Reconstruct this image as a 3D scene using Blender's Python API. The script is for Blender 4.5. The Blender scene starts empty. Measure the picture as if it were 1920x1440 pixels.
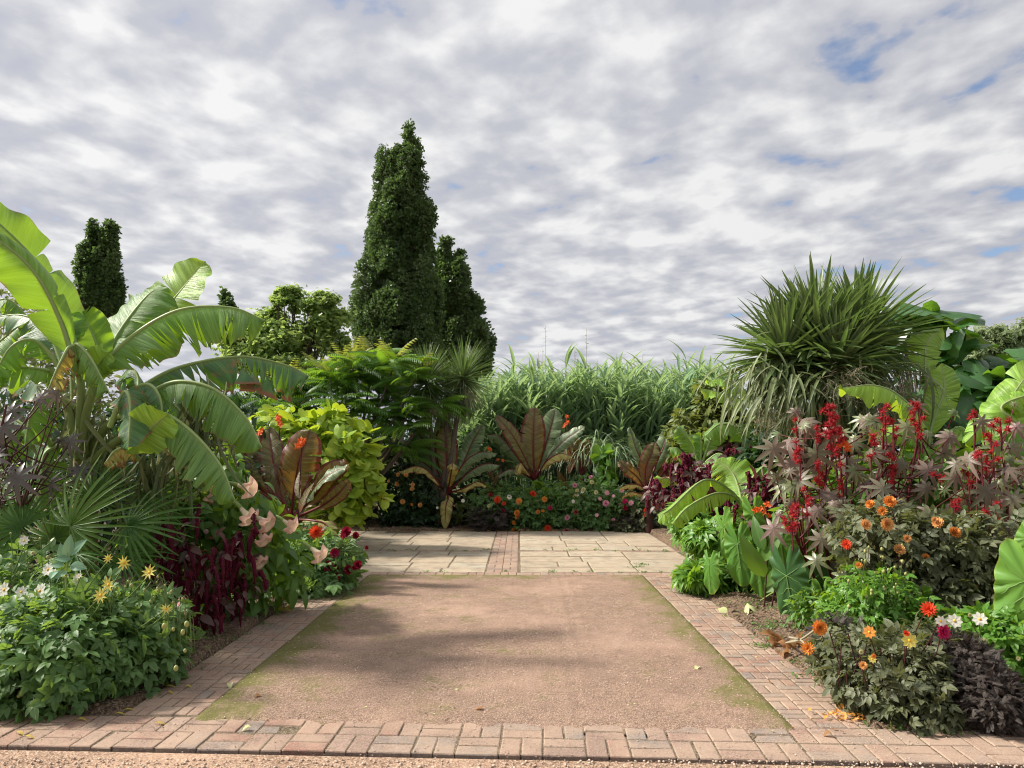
import bpy, math, random
import numpy as np
from mathutils import Vector, Matrix
R = math.radians
sc = bpy.context.scene
col = sc.collection
# ------------------------------------------------------------------ camera
F = 1386.0; H = 1.6
PITCH = math.atan(125 / F); YAW = math.atan(14 / F)
cam = bpy.data.cameras.new('camera'); camo = bpy.data.objects.new('camera', cam); col.objects.link(camo)
camo.location = (0, 0, H); camo.rotation_euler = (math.pi / 2 + PITCH, 0, YAW)
cam.sensor_width = 36; cam.lens = 36 * F / 1920; cam.clip_start = 0.05; cam.clip_end = 4000
sc.camera = camo
# ------------------------------------------------------------------ light
SUN_EL = 42.0
SUN_DIR = Vector((-0.97, 0.17, 0)).normalized() * math.cos(R(SUN_EL)); SUN_DIR.z = math.sin(R(SUN_EL))
sl = bpy.data.lights.new('sun', 'SUN'); sl.energy = 3.8; sl.angle = R(5.0); sl.color = (1.0, 0.93, 0.82)
so = bpy.data.objects.new('sun', sl); col.objects.link(so)
so.rotation_euler = SUN_DIR.to_track_quat('Z', 'Y').to_euler()
sc.view_settings.view_transform = 'Standard'; sc.view_settings.look = 'None'
sc.view_settings.exposure = 0.78; sc.view_settings.gamma = 1
sc.cycles.max_bounces = 6; sc.cycles.diffuse_bounces = 3; sc.cycles.transmission_bounces = 4; sc.cycles.glossy_bounces = 2
sc.cycles.transparent_max_bounces = 4; sc.cycles.use_denoising = True; sc.cycles.filter_width = 1.1

class NT:
    def __init__(s, t): s.t = t
    def n(s, typ, **kw):
        nd = s.t.nodes.new(typ); ins = kw.pop('ins', {})
        for k, v in kw.items(): setattr(nd, k, v)
        for k, v in ins.items():
            if isinstance(v, bpy.types.NodeSocket): s.t.links.new(v, nd.inputs[k])
            else: nd.inputs[k].default_value = v
        return nd
    def math(s, op, a, b=0.0, c=None):
        i = {0: a, 1: b}
        if c is not None: i[2] = c
        return s.n('ShaderNodeMath', operation=op, ins=i).outputs[0]
    def mix(s, f, a, b, blend='MIX'):
        nd = s.n('ShaderNodeMix', data_type='RGBA', blend_type=blend)
        for k, v in ((0, f), (6, a), (7, b)):
            if isinstance(v, bpy.types.NodeSocket): s.t.links.new(v, nd.inputs[k])
            else: nd.inputs[k].default_value = v if k == 0 else (*v, 1) if len(v) == 3 else v
        return nd.outputs[2]
    def ramp(s, f, stops, interp='LINEAR'):
        nd = s.n('ShaderNodeValToRGB', ins={0: f}); e = nd.color_ramp.elements
        nd.color_ramp.interpolation = interp
        while len(e) < len(stops): e.new(0.5)
        for q, (p, c) in zip(e, stops):
            q.position = p; q.color = (c, c, c, 1) if not isinstance(c, tuple) else (*c, 1)
        return nd.outputs[0]
    def noise(s, vec, scale, detail=4, rough=.5, dist=0.0):
        return s.n('ShaderNodeTexNoise', ins={'Vector': vec, 'Scale': scale, 'Detail': detail, 'Roughness': rough, 'Distortion': dist}).outputs[0]

# world: Nishita sky seen between altocumulus clouds
w = bpy.data.worlds.new('World'); sc.world = w; w.use_nodes = True; w.node_tree.nodes.clear()
W = NT(w.node_tree)
sky = W.n('ShaderNodeTexSky', sky_type='NISHITA', sun_disc=False)
sky.sun_elevation = R(SUN_EL); sky.sun_rotation = math.atan2(SUN_DIR.x, SUN_DIR.y); sky.air_density = 1.0; sky.dust_density = 1.2
tc = W.n('ShaderNodeTexCoord')
sep = W.n('ShaderNodeSeparateXYZ', ins={0: tc.outputs['Generated']})
zz = W.math('ADD', W.math('MAXIMUM', sep.outputs[2], 0.0), 0.125)
cx = W.math('DIVIDE', sep.outputs[0], zz); cy = W.math('DIVIDE', sep.outputs[1], zz)
cv = W.n('ShaderNodeCombineXYZ', ins={0: cx, 1: cy, 2: 0.0}).outputs[0]
mp = W.n('ShaderNodeMapping', ins={'Vector': cv, 'Rotation': (0, 0, R(32)), 'Scale': (2.3, 2.1, 1), 'Location': (3.1, 7.7, 0)}).outputs[0]
warp = W.n('ShaderNodeTexNoise', ins={'Vector': mp, 'Scale': 0.8, 'Detail': 2})
mp2 = W.n('ShaderNodeVectorMath', operation='MULTIPLY_ADD', ins={0: warp.outputs[1], 1: (0.28, 0.28, 0), 2: mp}).outputs[0]
n1 = W.noise(mp2, 2.2, 2.5, .42, .0)
n2 = W.noise(mp2, 0.45, 3, .5, .2)
n3 = W.noise(mp2, 5.5, 5, .5, .0)
dens = W.math('ADD', W.math('MULTIPLY', n1, .56), W.math('ADD', W.math('MULTIPLY', n2, .20), W.math('MULTIPLY', n3, .26)))
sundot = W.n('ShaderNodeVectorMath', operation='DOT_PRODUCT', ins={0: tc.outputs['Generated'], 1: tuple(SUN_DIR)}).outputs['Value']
fill_glow = W.math('ADD', W.math('MULTIPLY', W.math('MAXIMUM', W.math('ADD', sundot, 0.35), 0.0), 0.10), W.math('MULTIPLY', W.math('POWER', W.math('MAXIMUM', sundot, 0.0), 38.0), 9.0))  # clouds brighten sunward, plus a strong out-of-frame lobe added for ambient fill
bright = W.ramp(dens, [(0.38, (0.40, 0.42, 0.49)), (0.45, (0.46, 0.47, 0.52)), (0.515, (0.58, 0.585, 0.61)), (0.60, (0.77, 0.77, 0.765))])
bright = W.mix(1.0, bright, W.n('ShaderNodeCombineXYZ', ins={0: fill_glow, 1: fill_glow, 2: fill_glow}).outputs[0], 'ADD')
cover = W.ramp(W.math('ADD', W.math('SUBTRACT', dens, W.math('MULTIPLY', sep.outputs[0], 0.055)), 0.014), [(0.355, 0.15), (0.42, 1.0)])
horiz = W.ramp(sep.outputs[2], [(0.0, 1.0), (0.16, 0.0)])
bright = W.mix(W.math('MULTIPLY', horiz, .65), bright, (0.53, 0.545, 0.61))
cover = W.math('MAXIMUM', cover, horiz)
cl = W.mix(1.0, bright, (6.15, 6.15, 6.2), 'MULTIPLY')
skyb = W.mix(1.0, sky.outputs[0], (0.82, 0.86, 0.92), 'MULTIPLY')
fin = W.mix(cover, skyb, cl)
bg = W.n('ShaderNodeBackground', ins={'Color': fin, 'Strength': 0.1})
W.n('ShaderNodeOutputWorld', ins={0: bg.outputs[0]})

# ------------------------------------------------------------------ pixel helper (calibration of the viewpoint -> metres)
def ray(px, py):
    x = (px - 960) / F; y = (720 - py) / F
    X, Y, Z = x, math.cos(PITCH) - y * math.sin(PITCH), math.sin(PITCH) + y * math.cos(PITCH)
    c, s = math.cos(YAW), math.sin(YAW)
    return X * c - Y * s, X * s + Y * c, Z
def at(px, py, Y):
    r = ray(px, py); t = Y / r[1]
    return np.array((r[0] * t, Y, H + r[2] * t))
def gp(px, py, z=0.0):
    r = ray(px, py); t = (z - H) / r[2]
    return np.array((r[0] * t, r[1] * t, z))

# ------------------------------------------------------------------ mesh building
class T:                                   # a quad-only template
    def __init__(s, V, Q, UV): s.V = np.asarray(V, float); s.Q = np.asarray(Q, int); s.UV = np.asarray(UV, float)
def join(ts):
    V, Q, U, o = [], [], [], 0
    for t in ts: V.append(t.V); Q.append(t.Q + o); U.append(t.UV); o += len(t.V)
    return T(np.concatenate(V), np.concatenate(Q), np.concatenate(U))
def xf(t, loc=(0, 0, 0), rot=(0, 0, 0), s=1.0):
    m = np.array(Matrix.Rotation(rot[2], 3, 'Z') @ Matrix.Rotation(rot[1], 3, 'Y') @ Matrix.Rotation(rot[0], 3, 'X'))
    return T((t.V * s) @ m.T + np.array(loc), t.Q, t.UV)
def grid_q(nu, nv, wrap=False):
    q = []
    for i in range(nu):
        for j in range(nv if wrap else nv):
            a = i * (nv if wrap else nv + 1) + j
            b = i * nv + (j + 1) % nv if wrap else a + 1
            st = nv if wrap else nv + 1
            q.append((a, b, b + st, a + st))
    return np.array(q)
PROF = {
 'ovate': lambda t: np.sin(np.pi * np.clip(t, 0, 1) ** .75) ** .8 * (1 - .15 * t),
 'lance': lambda t: np.sin(np.pi * t ** .65) ** 1.1,
 'strap': lambda t: np.minimum(1, .6 + 2 * t) * (1 - t ** 3.0),
 'petal': lambda t: np.sin(np.pi * t ** 1.5) ** .6 * .9 + .08 * (1 - t),
 'spike': lambda t: (1 - t) ** .8,
 'round': lambda t: np.sin(np.pi * t ** .8) ** .55,
}
def blade(prof='ovate', w=.4, nt=4, nw=1, fold=.12, droop=.25, wave=0.0, tipw=.012):
    t = np.linspace(0, 1, nt + 1); c = np.linspace(-1, 1, 2 * nw + 1)
    wd = np.maximum(PROF[prof](t) * w * .5, tipw)
    V, U = [], []
    for i, tt in enumerate(t):
        ang = droop * tt
        yy = math.sin(ang) / droop if abs(droop) > 1e-4 else tt
        zz_ = -(1 - math.cos(ang)) / droop if abs(droop) > 1e-4 else 0
        for cc in c:
            z = zz_ + fold * abs(cc) * wd[i] * 2 + wave * math.sin(9 * tt + cc * 2) * abs(cc) * w
            V.append((cc * wd[i], yy, z)); U.append((.5 + cc / 2, tt))
    return T(V, grid_q(nt, 2 * nw), U)
def tube_t(P, rad, ns=6):
    P = np.asarray(P, float); n = len(P); rad = np.broadcast_to(rad, n)
    tg = np.gradient(P, axis=0); tg /= np.linalg.norm(tg, axis=1)[:, None] + 1e-9
    ref = np.array((0, 0, 1.)) if abs(tg[0][2]) < .8 else np.array((1., 0, 0))
    V, U = [], []
    for i in range(n):
        a = np.cross(tg[i], ref); a /= np.linalg.norm(a) + 1e-9; b = np.cross(tg[i], a)
        for k in range(ns):
            th = 2 * math.pi * k / ns
            V.append(P[i] + rad[i] * (math.cos(th) * a + math.sin(th) * b)); U.append((k / ns, i / (n - 1)))
    return T(V, grid_q(n - 1, ns, True), U)
def spline(P, n):
    P = [np.asarray(p, float) for p in P]
    P = [2 * P[0] - P[1]] + P + [2 * P[-1] - P[-2]]; m = len(P) - 3; out = []
    for i in range(n + 1):
        x = i / n * m; k = min(int(x), m - 1); u = x - k; a, b, c, d = P[k:k + 4]
        out.append(.5 * (2 * b + (c - a) * u + (2 * a - 5 * b + 4 * c - d) * u * u + (3 * b - a - 3 * c + d) * u ** 3))
    return np.array(out)
def sphere_t(r=1.0, nu=6, nv=8, sx=1, sy=1, sz=1):
    V, U = [], []
    for i in range(nu + 1):
        ph = math.pi * (.02 + .96 * i / nu)
        for k in range(nv):
            th = 2 * math.pi * k / nv
            V.append((r * sx * math.sin(ph) * math.cos(th), r * sy * math.sin(ph) * math.sin(th), r * sz * math.cos(ph))); U.append((k / nv, i / nu))
    return T(V, grid_q(nu, nv, True), U)
def unit(a): return a / (np.linalg.norm(a, axis=-1, keepdims=True) + 1e-9)
def frames(d, nrm):                        # y axis = direction, z axis ~ normal
    y = unit(d); x = unit(np.cross(y, nrm)); z = np.cross(x, y)
    return np.stack([x, y, z], axis=-1)
class MB:
    def __init__(s): s.V, s.Q, s.U, s.A, s.o = [], [], [], [], 0
    def raw(s, t, rnd=0.5):
        s.V.append(t.V); s.Q.append(t.Q + s.o); s.U.append(t.UV); s.A.append(np.full(len(t.V), rnd) if np.isscalar(rnd) else rnd); s.o += len(t.V)
    def add(s, t, P, M, S, rnd):
        n = len(M)
        if n == 0: return
        P = np.broadcast_to(np.asarray(P, float), (n, 3))
        S = np.asarray(S, float)
        L = t.V[None] * (S[:, None, None] if S.ndim == 1 else S[:, None, :])
        V = np.einsum('nij,nkj->nki', M, L) + P[:, None]
        k = len(t.V)
        s.V.append(V.reshape(-1, 3)); s.Q.append((t.Q[None] + (np.arange(n) * k)[:, None, None]).reshape(-1, 4) + s.o)
        s.U.append(np.tile(t.UV, (n, 1))); s.A.append(np.repeat(rnd, k)); s.o += n * k
    def tube(s, P, r, ns=5, rnd=.5): s.raw(tube_t(P, r, ns), rnd)
    def build(s, name, mat, parent=None, loc=(0, 0, 0), smooth=True, rot=None, local=False):
        if not s.V: return None
        V = np.concatenate(s.V); Q = np.concatenate(s.Q); U = np.concatenate(s.U); A = np.concatenate(s.A)
        if parent is not None and not local:
            pl = Vector(parent.location)
            if parent.parent: pl = pl + Vector(parent.parent.location)
            V = V - np.array(pl) - np.array(loc)
        me = bpy.data.meshes.new(name)
        me.vertices.add(len(V)); me.vertices.foreach_set('co', V.astype('f').ravel())
        me.loops.add(Q.size); me.loops.foreach_set('vertex_index', Q.astype('i').ravel())
        me.polygons.add(len(Q)); me.polygons.foreach_set('loop_start', np.arange(0, Q.size, 4, dtype='i'))
        me.polygons.foreach_set('use_smooth', np.full(len(Q), smooth))
        me.update(calc_edges=True)
        uv = me.uv_layers.new(name='UVMap'); uv.data.foreach_set('uv', U[Q.ravel()].astype('f').ravel())
        at_ = me.attributes.new('rnd', 'FLOAT', 'POINT'); at_.data.foreach_set('value', A.astype('f'))
        me.materials.append(mat)
        o = bpy.data.objects.new(name, me); col.objects.link(o); o.location = loc
        if rot is not None: o.rotation_euler = rot
        if parent is not None: o.parent = parent
        return o
def inst(name, src, parent, world, rotm=None, s=1.0):    # object sharing src's mesh, placed in world coordinates
    o = bpy.data.objects.new(name, src if isinstance(src, bpy.types.Mesh) else src.data); col.objects.link(o)
    pl = Vector(parent.location)
    o.parent = parent; o.location = Vector(world) - pl
    if rotm is not None: o.rotation_euler = Matrix(rotm.tolist()).to_euler()
    o.scale = (s, s, s)
    return o
def thing(name, label, cat, loc, group=None):
    o = bpy.data.objects.new(name, None); col.objects.link(o); o.location = Vector([float(v) for v in loc])
    o['label'] = label; o['category'] = cat; o.empty_display_size = .1
    if group: o['group'] = group
    return o
def tag(o, label=None, cat=None, group=None, kind=None):
    if label: o['label'] = label
    if cat: o['category'] = cat
    if group: o['group'] = group
    if kind: o['kind'] = kind
    return o

# ------------------------------------------------------------------ materials
def mat_new(name):
    m = bpy.data.materials.new(name); m.use_nodes = True; m.node_tree.nodes.clear(); return m, NT(m.node_tree)
def leafmat(name, c1, c2, tr, tf=.38, rough=.45, spec=.5, vein=.0, veinc=(.2, .3, .08), ribs=0, edge=None, patch=None, nscale=6.0, tip=None):
    if not name.endswith('petal'):
        c1, c2, tr = [tuple(min(.7, v_ * 1.28) for v_ in q_) for q_ in (c1, c2, tr)]
    m, N = mat_new(name)
    a = N.n('ShaderNodeAttribute', attribute_name='rnd').outputs['Fac']
    geo = N.n('ShaderNodeNewGeometry'); uv = N.n('ShaderNodeUVMap').outputs[0]
    ns = N.noise(geo.outputs['Position'], nscale, 2, .5)
    f = N.math('ADD', N.math('MULTIPLY', a, .75), N.math('MULTIPLY', N.math('SUBTRACT', ns, .5), .9))
    f = N.n('ShaderNodeClamp', ins={0: f}).outputs[0]
    c = N.mix(f, c1, c2)
    su = N.n('ShaderNodeSeparateXYZ', ins={0: uv})
    v = N.math('ABSOLUTE', N.math('SUBTRACT', su.outputs[0], .5))
    height = None
    if ribs:
        yy = N.math('SUBTRACT', su.outputs[1], N.math('MULTIPLY', v, .10))
        vec = N.n('ShaderNodeCombineXYZ', ins={0: N.math('MULTIPLY', yy, float(ribs) * .62), 1: N.math('MULTIPLY', v, 1.2), 2: N.math('MULTIPLY', a, 50)}).outputs[0]
        rb = N.noise(vec, 1.0, 3, .65); height = rb
        c = N.mix(N.ramp(rb, [(.38, 0.0), (.62, .85)]), c, tuple(min(1, x * 1.55 + .01) for x in c2))
        big = N.noise(N.n('ShaderNodeCombineXYZ', ins={0: N.math('MULTIPLY', yy, ribs * .16), 1: N.math('MULTIPLY', v, .8), 2: N.math('MULTIPLY', a, 31)}).outputs[0], 1.0, 2)
        c = N.mix(N.ramp(big, [(.42, 0.0), (.66, .75)]), c, tuple(x * .6 for x in c1))
    if vein:
        c = N.mix(N.ramp(v, [(0.0, vein), (.10, 0.0)]), c, veinc)
    if patch:
        pn = N.noise(geo.outputs['Position'], patch[1], 3, .6)
        c = N.mix(N.ramp(pn, [(patch[2], 0.0), (patch[2] + .1, .9)]), c, patch[0])
    trc = N.mix(a, tr, tuple(x * .7 for x in tr))
    if edge:
        en = N.math('ADD', v, N.math('MULTIPLY', N.noise(N.n('ShaderNodeCombineXYZ', ins={0: N.math('MULTIPLY', su.outputs[1], 14), 1: N.math('MULTIPLY', a, 90), 2: 0.0}).outputs[0], 1.0, 3), .12))
        ef = N.ramp(en, [(edge[1], 0.0), (edge[1] + .04, 1.0)])
        c = N.mix(ef, c, edge[0]); trc = N.mix(ef, trc, edge[0])
    if tip:
        tf_ = N.ramp(N.math('ADD', su.outputs[1], N.math('MULTIPLY', ns, .2)), [(tip[1], 0.0), (tip[1] + .12, 1.0)])
        c = N.mix(tf_, c, tip[0])
    p = N.n('ShaderNodeBsdfPrincipled', ins={'Base Color': c, 'Roughness': rough, 'Specular IOR Level': spec})
    if height is not None:
        b = N.n('ShaderNodeBump', ins={'Strength': .8, 'Distance': .010, 'Height': height}); m.node_tree.links.new(b.outputs[0], p.inputs['Normal'])
    tl = N.n('ShaderNodeBsdfTranslucent', ins={'Color': trc})
    mx = N.n('ShaderNodeMixShader', ins={0: tf, 1: p.outputs[0], 2: tl.outputs[0]})
    N.n('ShaderNodeOutputMaterial', ins={0: mx.outputs[0]})
    return m
def solid(name, c1, c2=None, rough=.7, nscale=20, bump=0.0, spec=.3, dist=.01, tl=None):
    m, N = mat_new(name); geo = N.n('ShaderNodeNewGeometry')
    ns = N.noise(geo.outputs['Position'], nscale, 5, .6)
    a = N.n('ShaderNodeAttribute', attribute_name='rnd').outputs['Fac']
    f = N.n('ShaderNodeClamp', ins={0: N.math('ADD', N.math('MULTIPLY', a, .5), N.math('MULTIPLY', N.math('SUBTRACT', ns, .25), 1.0))}).outputs[0]
    p = N.n('ShaderNodeBsdfPrincipled', ins={'Base Color': N.mix(f, c1, c2 or c1), 'Roughness': rough, 'Specular IOR Level': spec})
    if bump:
        b = N.n('ShaderNodeBump', ins={'Strength': bump, 'Distance': dist, 'Height': ns}); m.node_tree.links.new(b.outputs[0], p.inputs['Normal'])
    out = p.outputs[0]
    if tl:
        out = N.n('ShaderNodeMixShader', ins={0: .35, 1: out, 2: N.n('ShaderNodeBsdfTranslucent', ins={'Color': (*tl, 1)}).outputs[0]}).outputs[0]
    N.n('ShaderNodeOutputMaterial', ins={0: out}); return m

M = {}
M['banana'] = leafmat('banana_leaf', (.065, .14, .03), (.125, .23, .06), (.32, .52, .02), .40, .42, .45, .8, (.25, .36, .10), ribs=170, edge=((.30, .20, .08), .535), patch=((.26, .22, .09), 3.1, .68))
M['banana_y'] = leafmat('young_banana_leaf', (.13, .27, .03), (.24, .40, .07), (.42, .62, .03), .44, .4, .45, .8, (.36, .46, .14), ribs=150, edge=((.34, .22, .07), .58))
M['banana_old'] = leafmat('torn_banana_leaf', (.045, .11, .05), (.08, .17, .06), (.22, .40, .02), .3, .4, .5, .8, (.22, .30, .10), ribs=170, edge=((.30, .13, .06), .50), patch=((.33, .13, .07), 5, .62))
M['ensete'] = leafmat('red_banana_leaf', (.072, .055, .022), (.13, .13, .035), (.30, .14, .02), .30, .38, .5, .9, (.09, .012, .012), ribs=130, edge=((.13, .024, .014), .44), patch=((.17, .045, .02), 2.2, .55), nscale=2.5)
M['ensete_g'] = leafmat('green_red_banana_leaf', (.07, .11, .05), (.14, .19, .09), (.22, .30, .05), .28, .38, .5, .9, (.12, .03, .03), ribs=130, edge=((.14, .05, .04), .53), nscale=3)
M['ensete_y'] = leafmat('old_red_banana_leaf', (.26, .22, .07), (.40, .38, .14), (.6, .42, .06), .35, .5, .3, .9, (.3, .14, .05), ribs=90, edge=((.30, .13, .06), .47), nscale=4)
M['ens_rib'] = solid('red_midrib', (.10, .012, .016), (.16, .03, .025), .45)
M['ens_trunk'] = solid('red_pseudostem', (.03, .010, .010), (.075, .03, .022), .6, 9, .5)
M['taro_vein'] = solid('leaf_vein', (.12, .23, .05), (.17, .29, .08), .5)
M['midrib'] = solid('green_midrib', (.20, .30, .09), (.30, .38, .15), .45)
M['petiole'] = solid('banana_petiole', (.13, .19, .06), (.22, .26, .08), .5, 8)
M['pstem'] = solid('banana_pseudostem', (.10, .12, .04), (.26, .19, .09), .7, 7, .5)
M['bark'] = solid('bark', (.06, .045, .035), (.16, .13, .10), .9, 14, .8, dist=.03)
M['stem'] = solid('green_stem', (.08, .14, .04), (.14, .20, .06), .6)
M['dstem'] = solid('dark_stem', (.05, .02, .02), (.09, .03, .03), .5)
M['rstem'] = solid('red_stem', (.07, .010, .014), (.14, .02, .022), .5)
M['dahlia'] = leafmat('dahlia_leaf', (.060, .13, .040), (.15, .25, .09), (.26, .40, .05), .36, .5, .4, .35, (.12, .2, .07))
M['dahlia_d'] = leafmat('bronze_dahlia_leaf', (.055, .07, .034), (.15, .16, .085), (.22, .24, .06), .28, .5, .35, .3, (.12, .10, .08))
M['black'] = leafmat('black_dahlia_leaf', (.022, .018, .014), (.075, .060, .052), (.08, .04, .03), .15, .6, .3)
M['lush'] = leafmat('lush_leaf', (.06, .15, .02), (.14, .28, .05), (.30, .50, .03), .35, .42, .45, .3, (.25, .35, .1))
M['brug'] = leafmat('trumpet_leaf', (.045, .11, .02), (.12, .23, .045), (.28, .44, .03), .34, .45, .4, .4, (.15, .25, .08))
M['catalpa'] = leafmat('golden_catalpa_leaf', (.16, .29, .03), (.42, .48, .07), (.46, .58, .03), .38, .45, .4, .35, (.4, .5, .1))
M['ailanthus'] = leafmat('pinnate_leaf', (.045, .11, .018), (.09, .19, .035), (.24, .42, .02), .36, .45, .4)
M['ailanthus_t'] = leafmat('young_pinnate_leaf', (.13, .20, .03), (.25, .21, .05), (.40, .42, .05), .4, .35, .5)
M['columnar'] = leafmat('columnar_leaf', (.028, .06, .018), (.15, .19, .07), (.14, .24, .05), .32, .45, .45, nscale=.9)
M['robinia'] = leafmat('light_tree_leaf', (.13, .22, .05), (.30, .37, .14), (.42, .55, .13), .5, .45, .4, nscale=1.2)
M['grey_tree'] = leafmat('grey_tree_leaf', (.13, .18, .08), (.25, .30, .16), (.38, .44, .24), .45, .6, .3, nscale=.5)
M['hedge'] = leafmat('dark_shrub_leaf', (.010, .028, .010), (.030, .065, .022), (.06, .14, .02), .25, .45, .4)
M['golden'] = leafmat('golden_shrub_leaf', (.06, .10, .025), (.16, .17, .05), (.28, .32, .05), .32, .5, .4)
M['reed'] = leafmat('reed_leaf', (.10, .19, .105), (.28, .38, .24), (.36, .50, .18), .42, .42, .5, nscale=1.5)
M['grass'] = leafmat('pale_grass_leaf', (.16, .24, .12), (.30, .38, .22), (.3, .42, .16), .3, .45, .4)
M['straw'] = solid('dry_straw', (.24, .20, .13), (.38, .33, .22), .8)
M['cordy'] = leafmat('cordyline_leaf', (.05, .085, .03), (.19, .235, .11), (.20, .32, .06), .25, .4, .4, .25, (.12, .18, .07))
M['cordy_dry'] = leafmat('old_cordyline_leaf', (.06, .09, .035), (.19, .215, .09), (.3, .3, .12), .2, .5, .4)
M['fan'] = leafmat('fan_palm_leaf', (.04, .10, .02), (.12, .21, .045), (.18, .36, .03), .28, .45, .25, .3, (.1, .17, .06))
M['castor'] = leafmat('castor_leaf', (.085, .12, .06), (.245, .155, .155), (.36, .19, .12), .34, .42, .4, .5, (.32, .06, .07), nscale=3)
M['castor_d'] = leafmat('dark_castor_leaf', (.05, .055, .045), (.12, .105, .10), (.15, .10, .06), .22, .35, .6, .5, (.25, .04, .05), nscale=3)
M['castor_g'] = leafmat('green_castor_leaf', (.10, .15, .065), (.22, .23, .12), (.32, .34, .05), .3, .36, .55, .5, (.25, .08, .07), nscale=3)
M['fruit'] = solid('castor_fruit', (.27, .010, .018), (.48, .03, .035), .7, 30, 0, tl=(.55, .04, .05))
M['amar'] = leafmat('amaranth_leaf', (.035, .030, .025), (.13, .075, .065), (.25, .05, .05), .25, .45, .4, .4, (.25, .04, .06))
M['tassel'] = solid('amaranth_tassel', (.075, .006, .020), (.19, .012, .040), .75, 60, .8, dist=.02, tl=(.3, .01, .04))
M['taro'] = leafmat('elephant_ear_leaf', (.075, .19, .03), (.15, .31, .05), (.34, .56, .03), .36, .5, .35, 0, edge=((.30, .38, .05), .53))
M['taro_d'] = leafmat('dark_elephant_ear_leaf', (.018, .065, .022), (.04, .11, .03), (.16, .34, .03), .28, .32, .55, 0, edge=((.22, .30, .05), .54))
M['paul'] = leafmat('large_leaf_tree_leaf', (.03, .085, .025), (.06, .14, .045), (.2, .42, .02), .3, .34, .55, .4, (.12, .2, .07))
M['nicot'] = leafmat('glaucous_leaf', (.09, .20, .12), (.15, .28, .16), (.3, .45, .2), .25, .45, .4, .6, (.3, .42, .25))
M['soil_weed'] = leafmat('weed_leaf', (.06, .13, .03), (.13, .20, .05), (.2, .35, .05), .3)
def petalmat(name, c1, c2, tr): return leafmat(name, c1, c2, tr, .35, .5, .25, nscale=30)
P_ = {
 'orange': petalmat('orange_petal', (.82, .28, .04), (.86, .46, .13), (.9, .35, .08)),
 'peach': petalmat('peach_petal', (.86, .44, .14), (.88, .58, .26), (.9, .5, .2)),
 'red': petalmat('scarlet_petal', (.75, .055, .02), (.85, .14, .05), (.95, .12, .04)),
 'canna': petalmat('canna_petal', (.80, .10, .02), (.90, .24, .04), (.95, .2, .03)),
 'magenta': petalmat('magenta_petal', (.42, .015, .09), (.60, .03, .15), (.7, .03, .15)),
 'crimson': petalmat('crimson_petal', (.28, .008, .035), (.45, .02, .06), (.5, .02, .06)),
 'pink': petalmat('pink_petal', (.72, .25, .40), (.82, .50, .60), (.85, .4, .5)),
 'white': petalmat('white_petal', (.80, .78, .66), (.86, .85, .80), (.85, .83, .7)),
 'yellow': petalmat('yellow_petal', (.80, .66, .10), (.85, .78, .30), (.9, .8, .15)),
 'trumpet': leafmat('trumpet_petal', (.80, .74, .52), (.84, .76, .58), (.85, .62, .45), .35, .5, .25, tip=((.84, .52, .42), .62)),
 'cream': petalmat('cream_petal', (.75, .72, .38), (.82, .80, .55), (.85, .8, .4)),
}
M['centre'] = solid('flower_centre', (.70, .36, .03), (.80, .50, .06), .7, 60)
M['calyx'] = solid('green_calyx', (.16, .26, .06), (.30, .38, .12), .5)
M['bud'] = solid('flower_bud', (.20, .26, .07), (.40, .36, .14), .5)

# ------------------------------------------------------------------ noise on arrays
def vnoise(x, y, seed=0):
    xi, yi = np.floor(x).astype(int), np.floor(y).astype(int); fx, fy = x - xi, y - yi
    fx = fx * fx * (3 - 2 * fx); fy = fy * fy * (3 - 2 * fy)
    def h(a, b):
        v = np.sin(a * 127.1 + b * 311.7 + seed * 74.7) * 43758.5453; return v - np.floor(v)
    return (h(xi, yi) * (1 - fx) + h(xi + 1, yi) * fx) * (1 - fy) + (h(xi, yi + 1) * (1 - fx) + h(xi + 1, yi + 1) * fx) * fy
def fbm(x, y, f, o=4, seed=0): return sum(vnoise(x * f * 2 ** k, y * f * 2 ** k, seed + k) * .5 ** k for k in range(o)) / 2 + .0
def sheet(name, x0, x1, y0, y1, nx, ny, zf, mat, kind='structure', warp=None):
    X, Y = np.meshgrid(np.linspace(x0, x1, nx + 1), np.linspace(y0, y1, ny + 1))
    if warp: X, Y = warp(X, Y)
    Z = zf(X, Y) if callable(zf) else np.full_like(X, zf)
    mb = MB(); mb.raw(T(np.stack([X.ravel(), Y.ravel(), Z.ravel()], 1), grid_q(ny, nx), np.stack([X.ravel(), Y.ravel()], 1)))
    return tag(mb.build(name, mat), kind=kind)
XL, XR, YN, YF = -1.94, 1.58, 4.42, 9.66          # gravel court
BL, BR = XL - .462, XR + .462
SK = math.tan(R(-2.1))                             # front brick strip runs slightly askew

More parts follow.
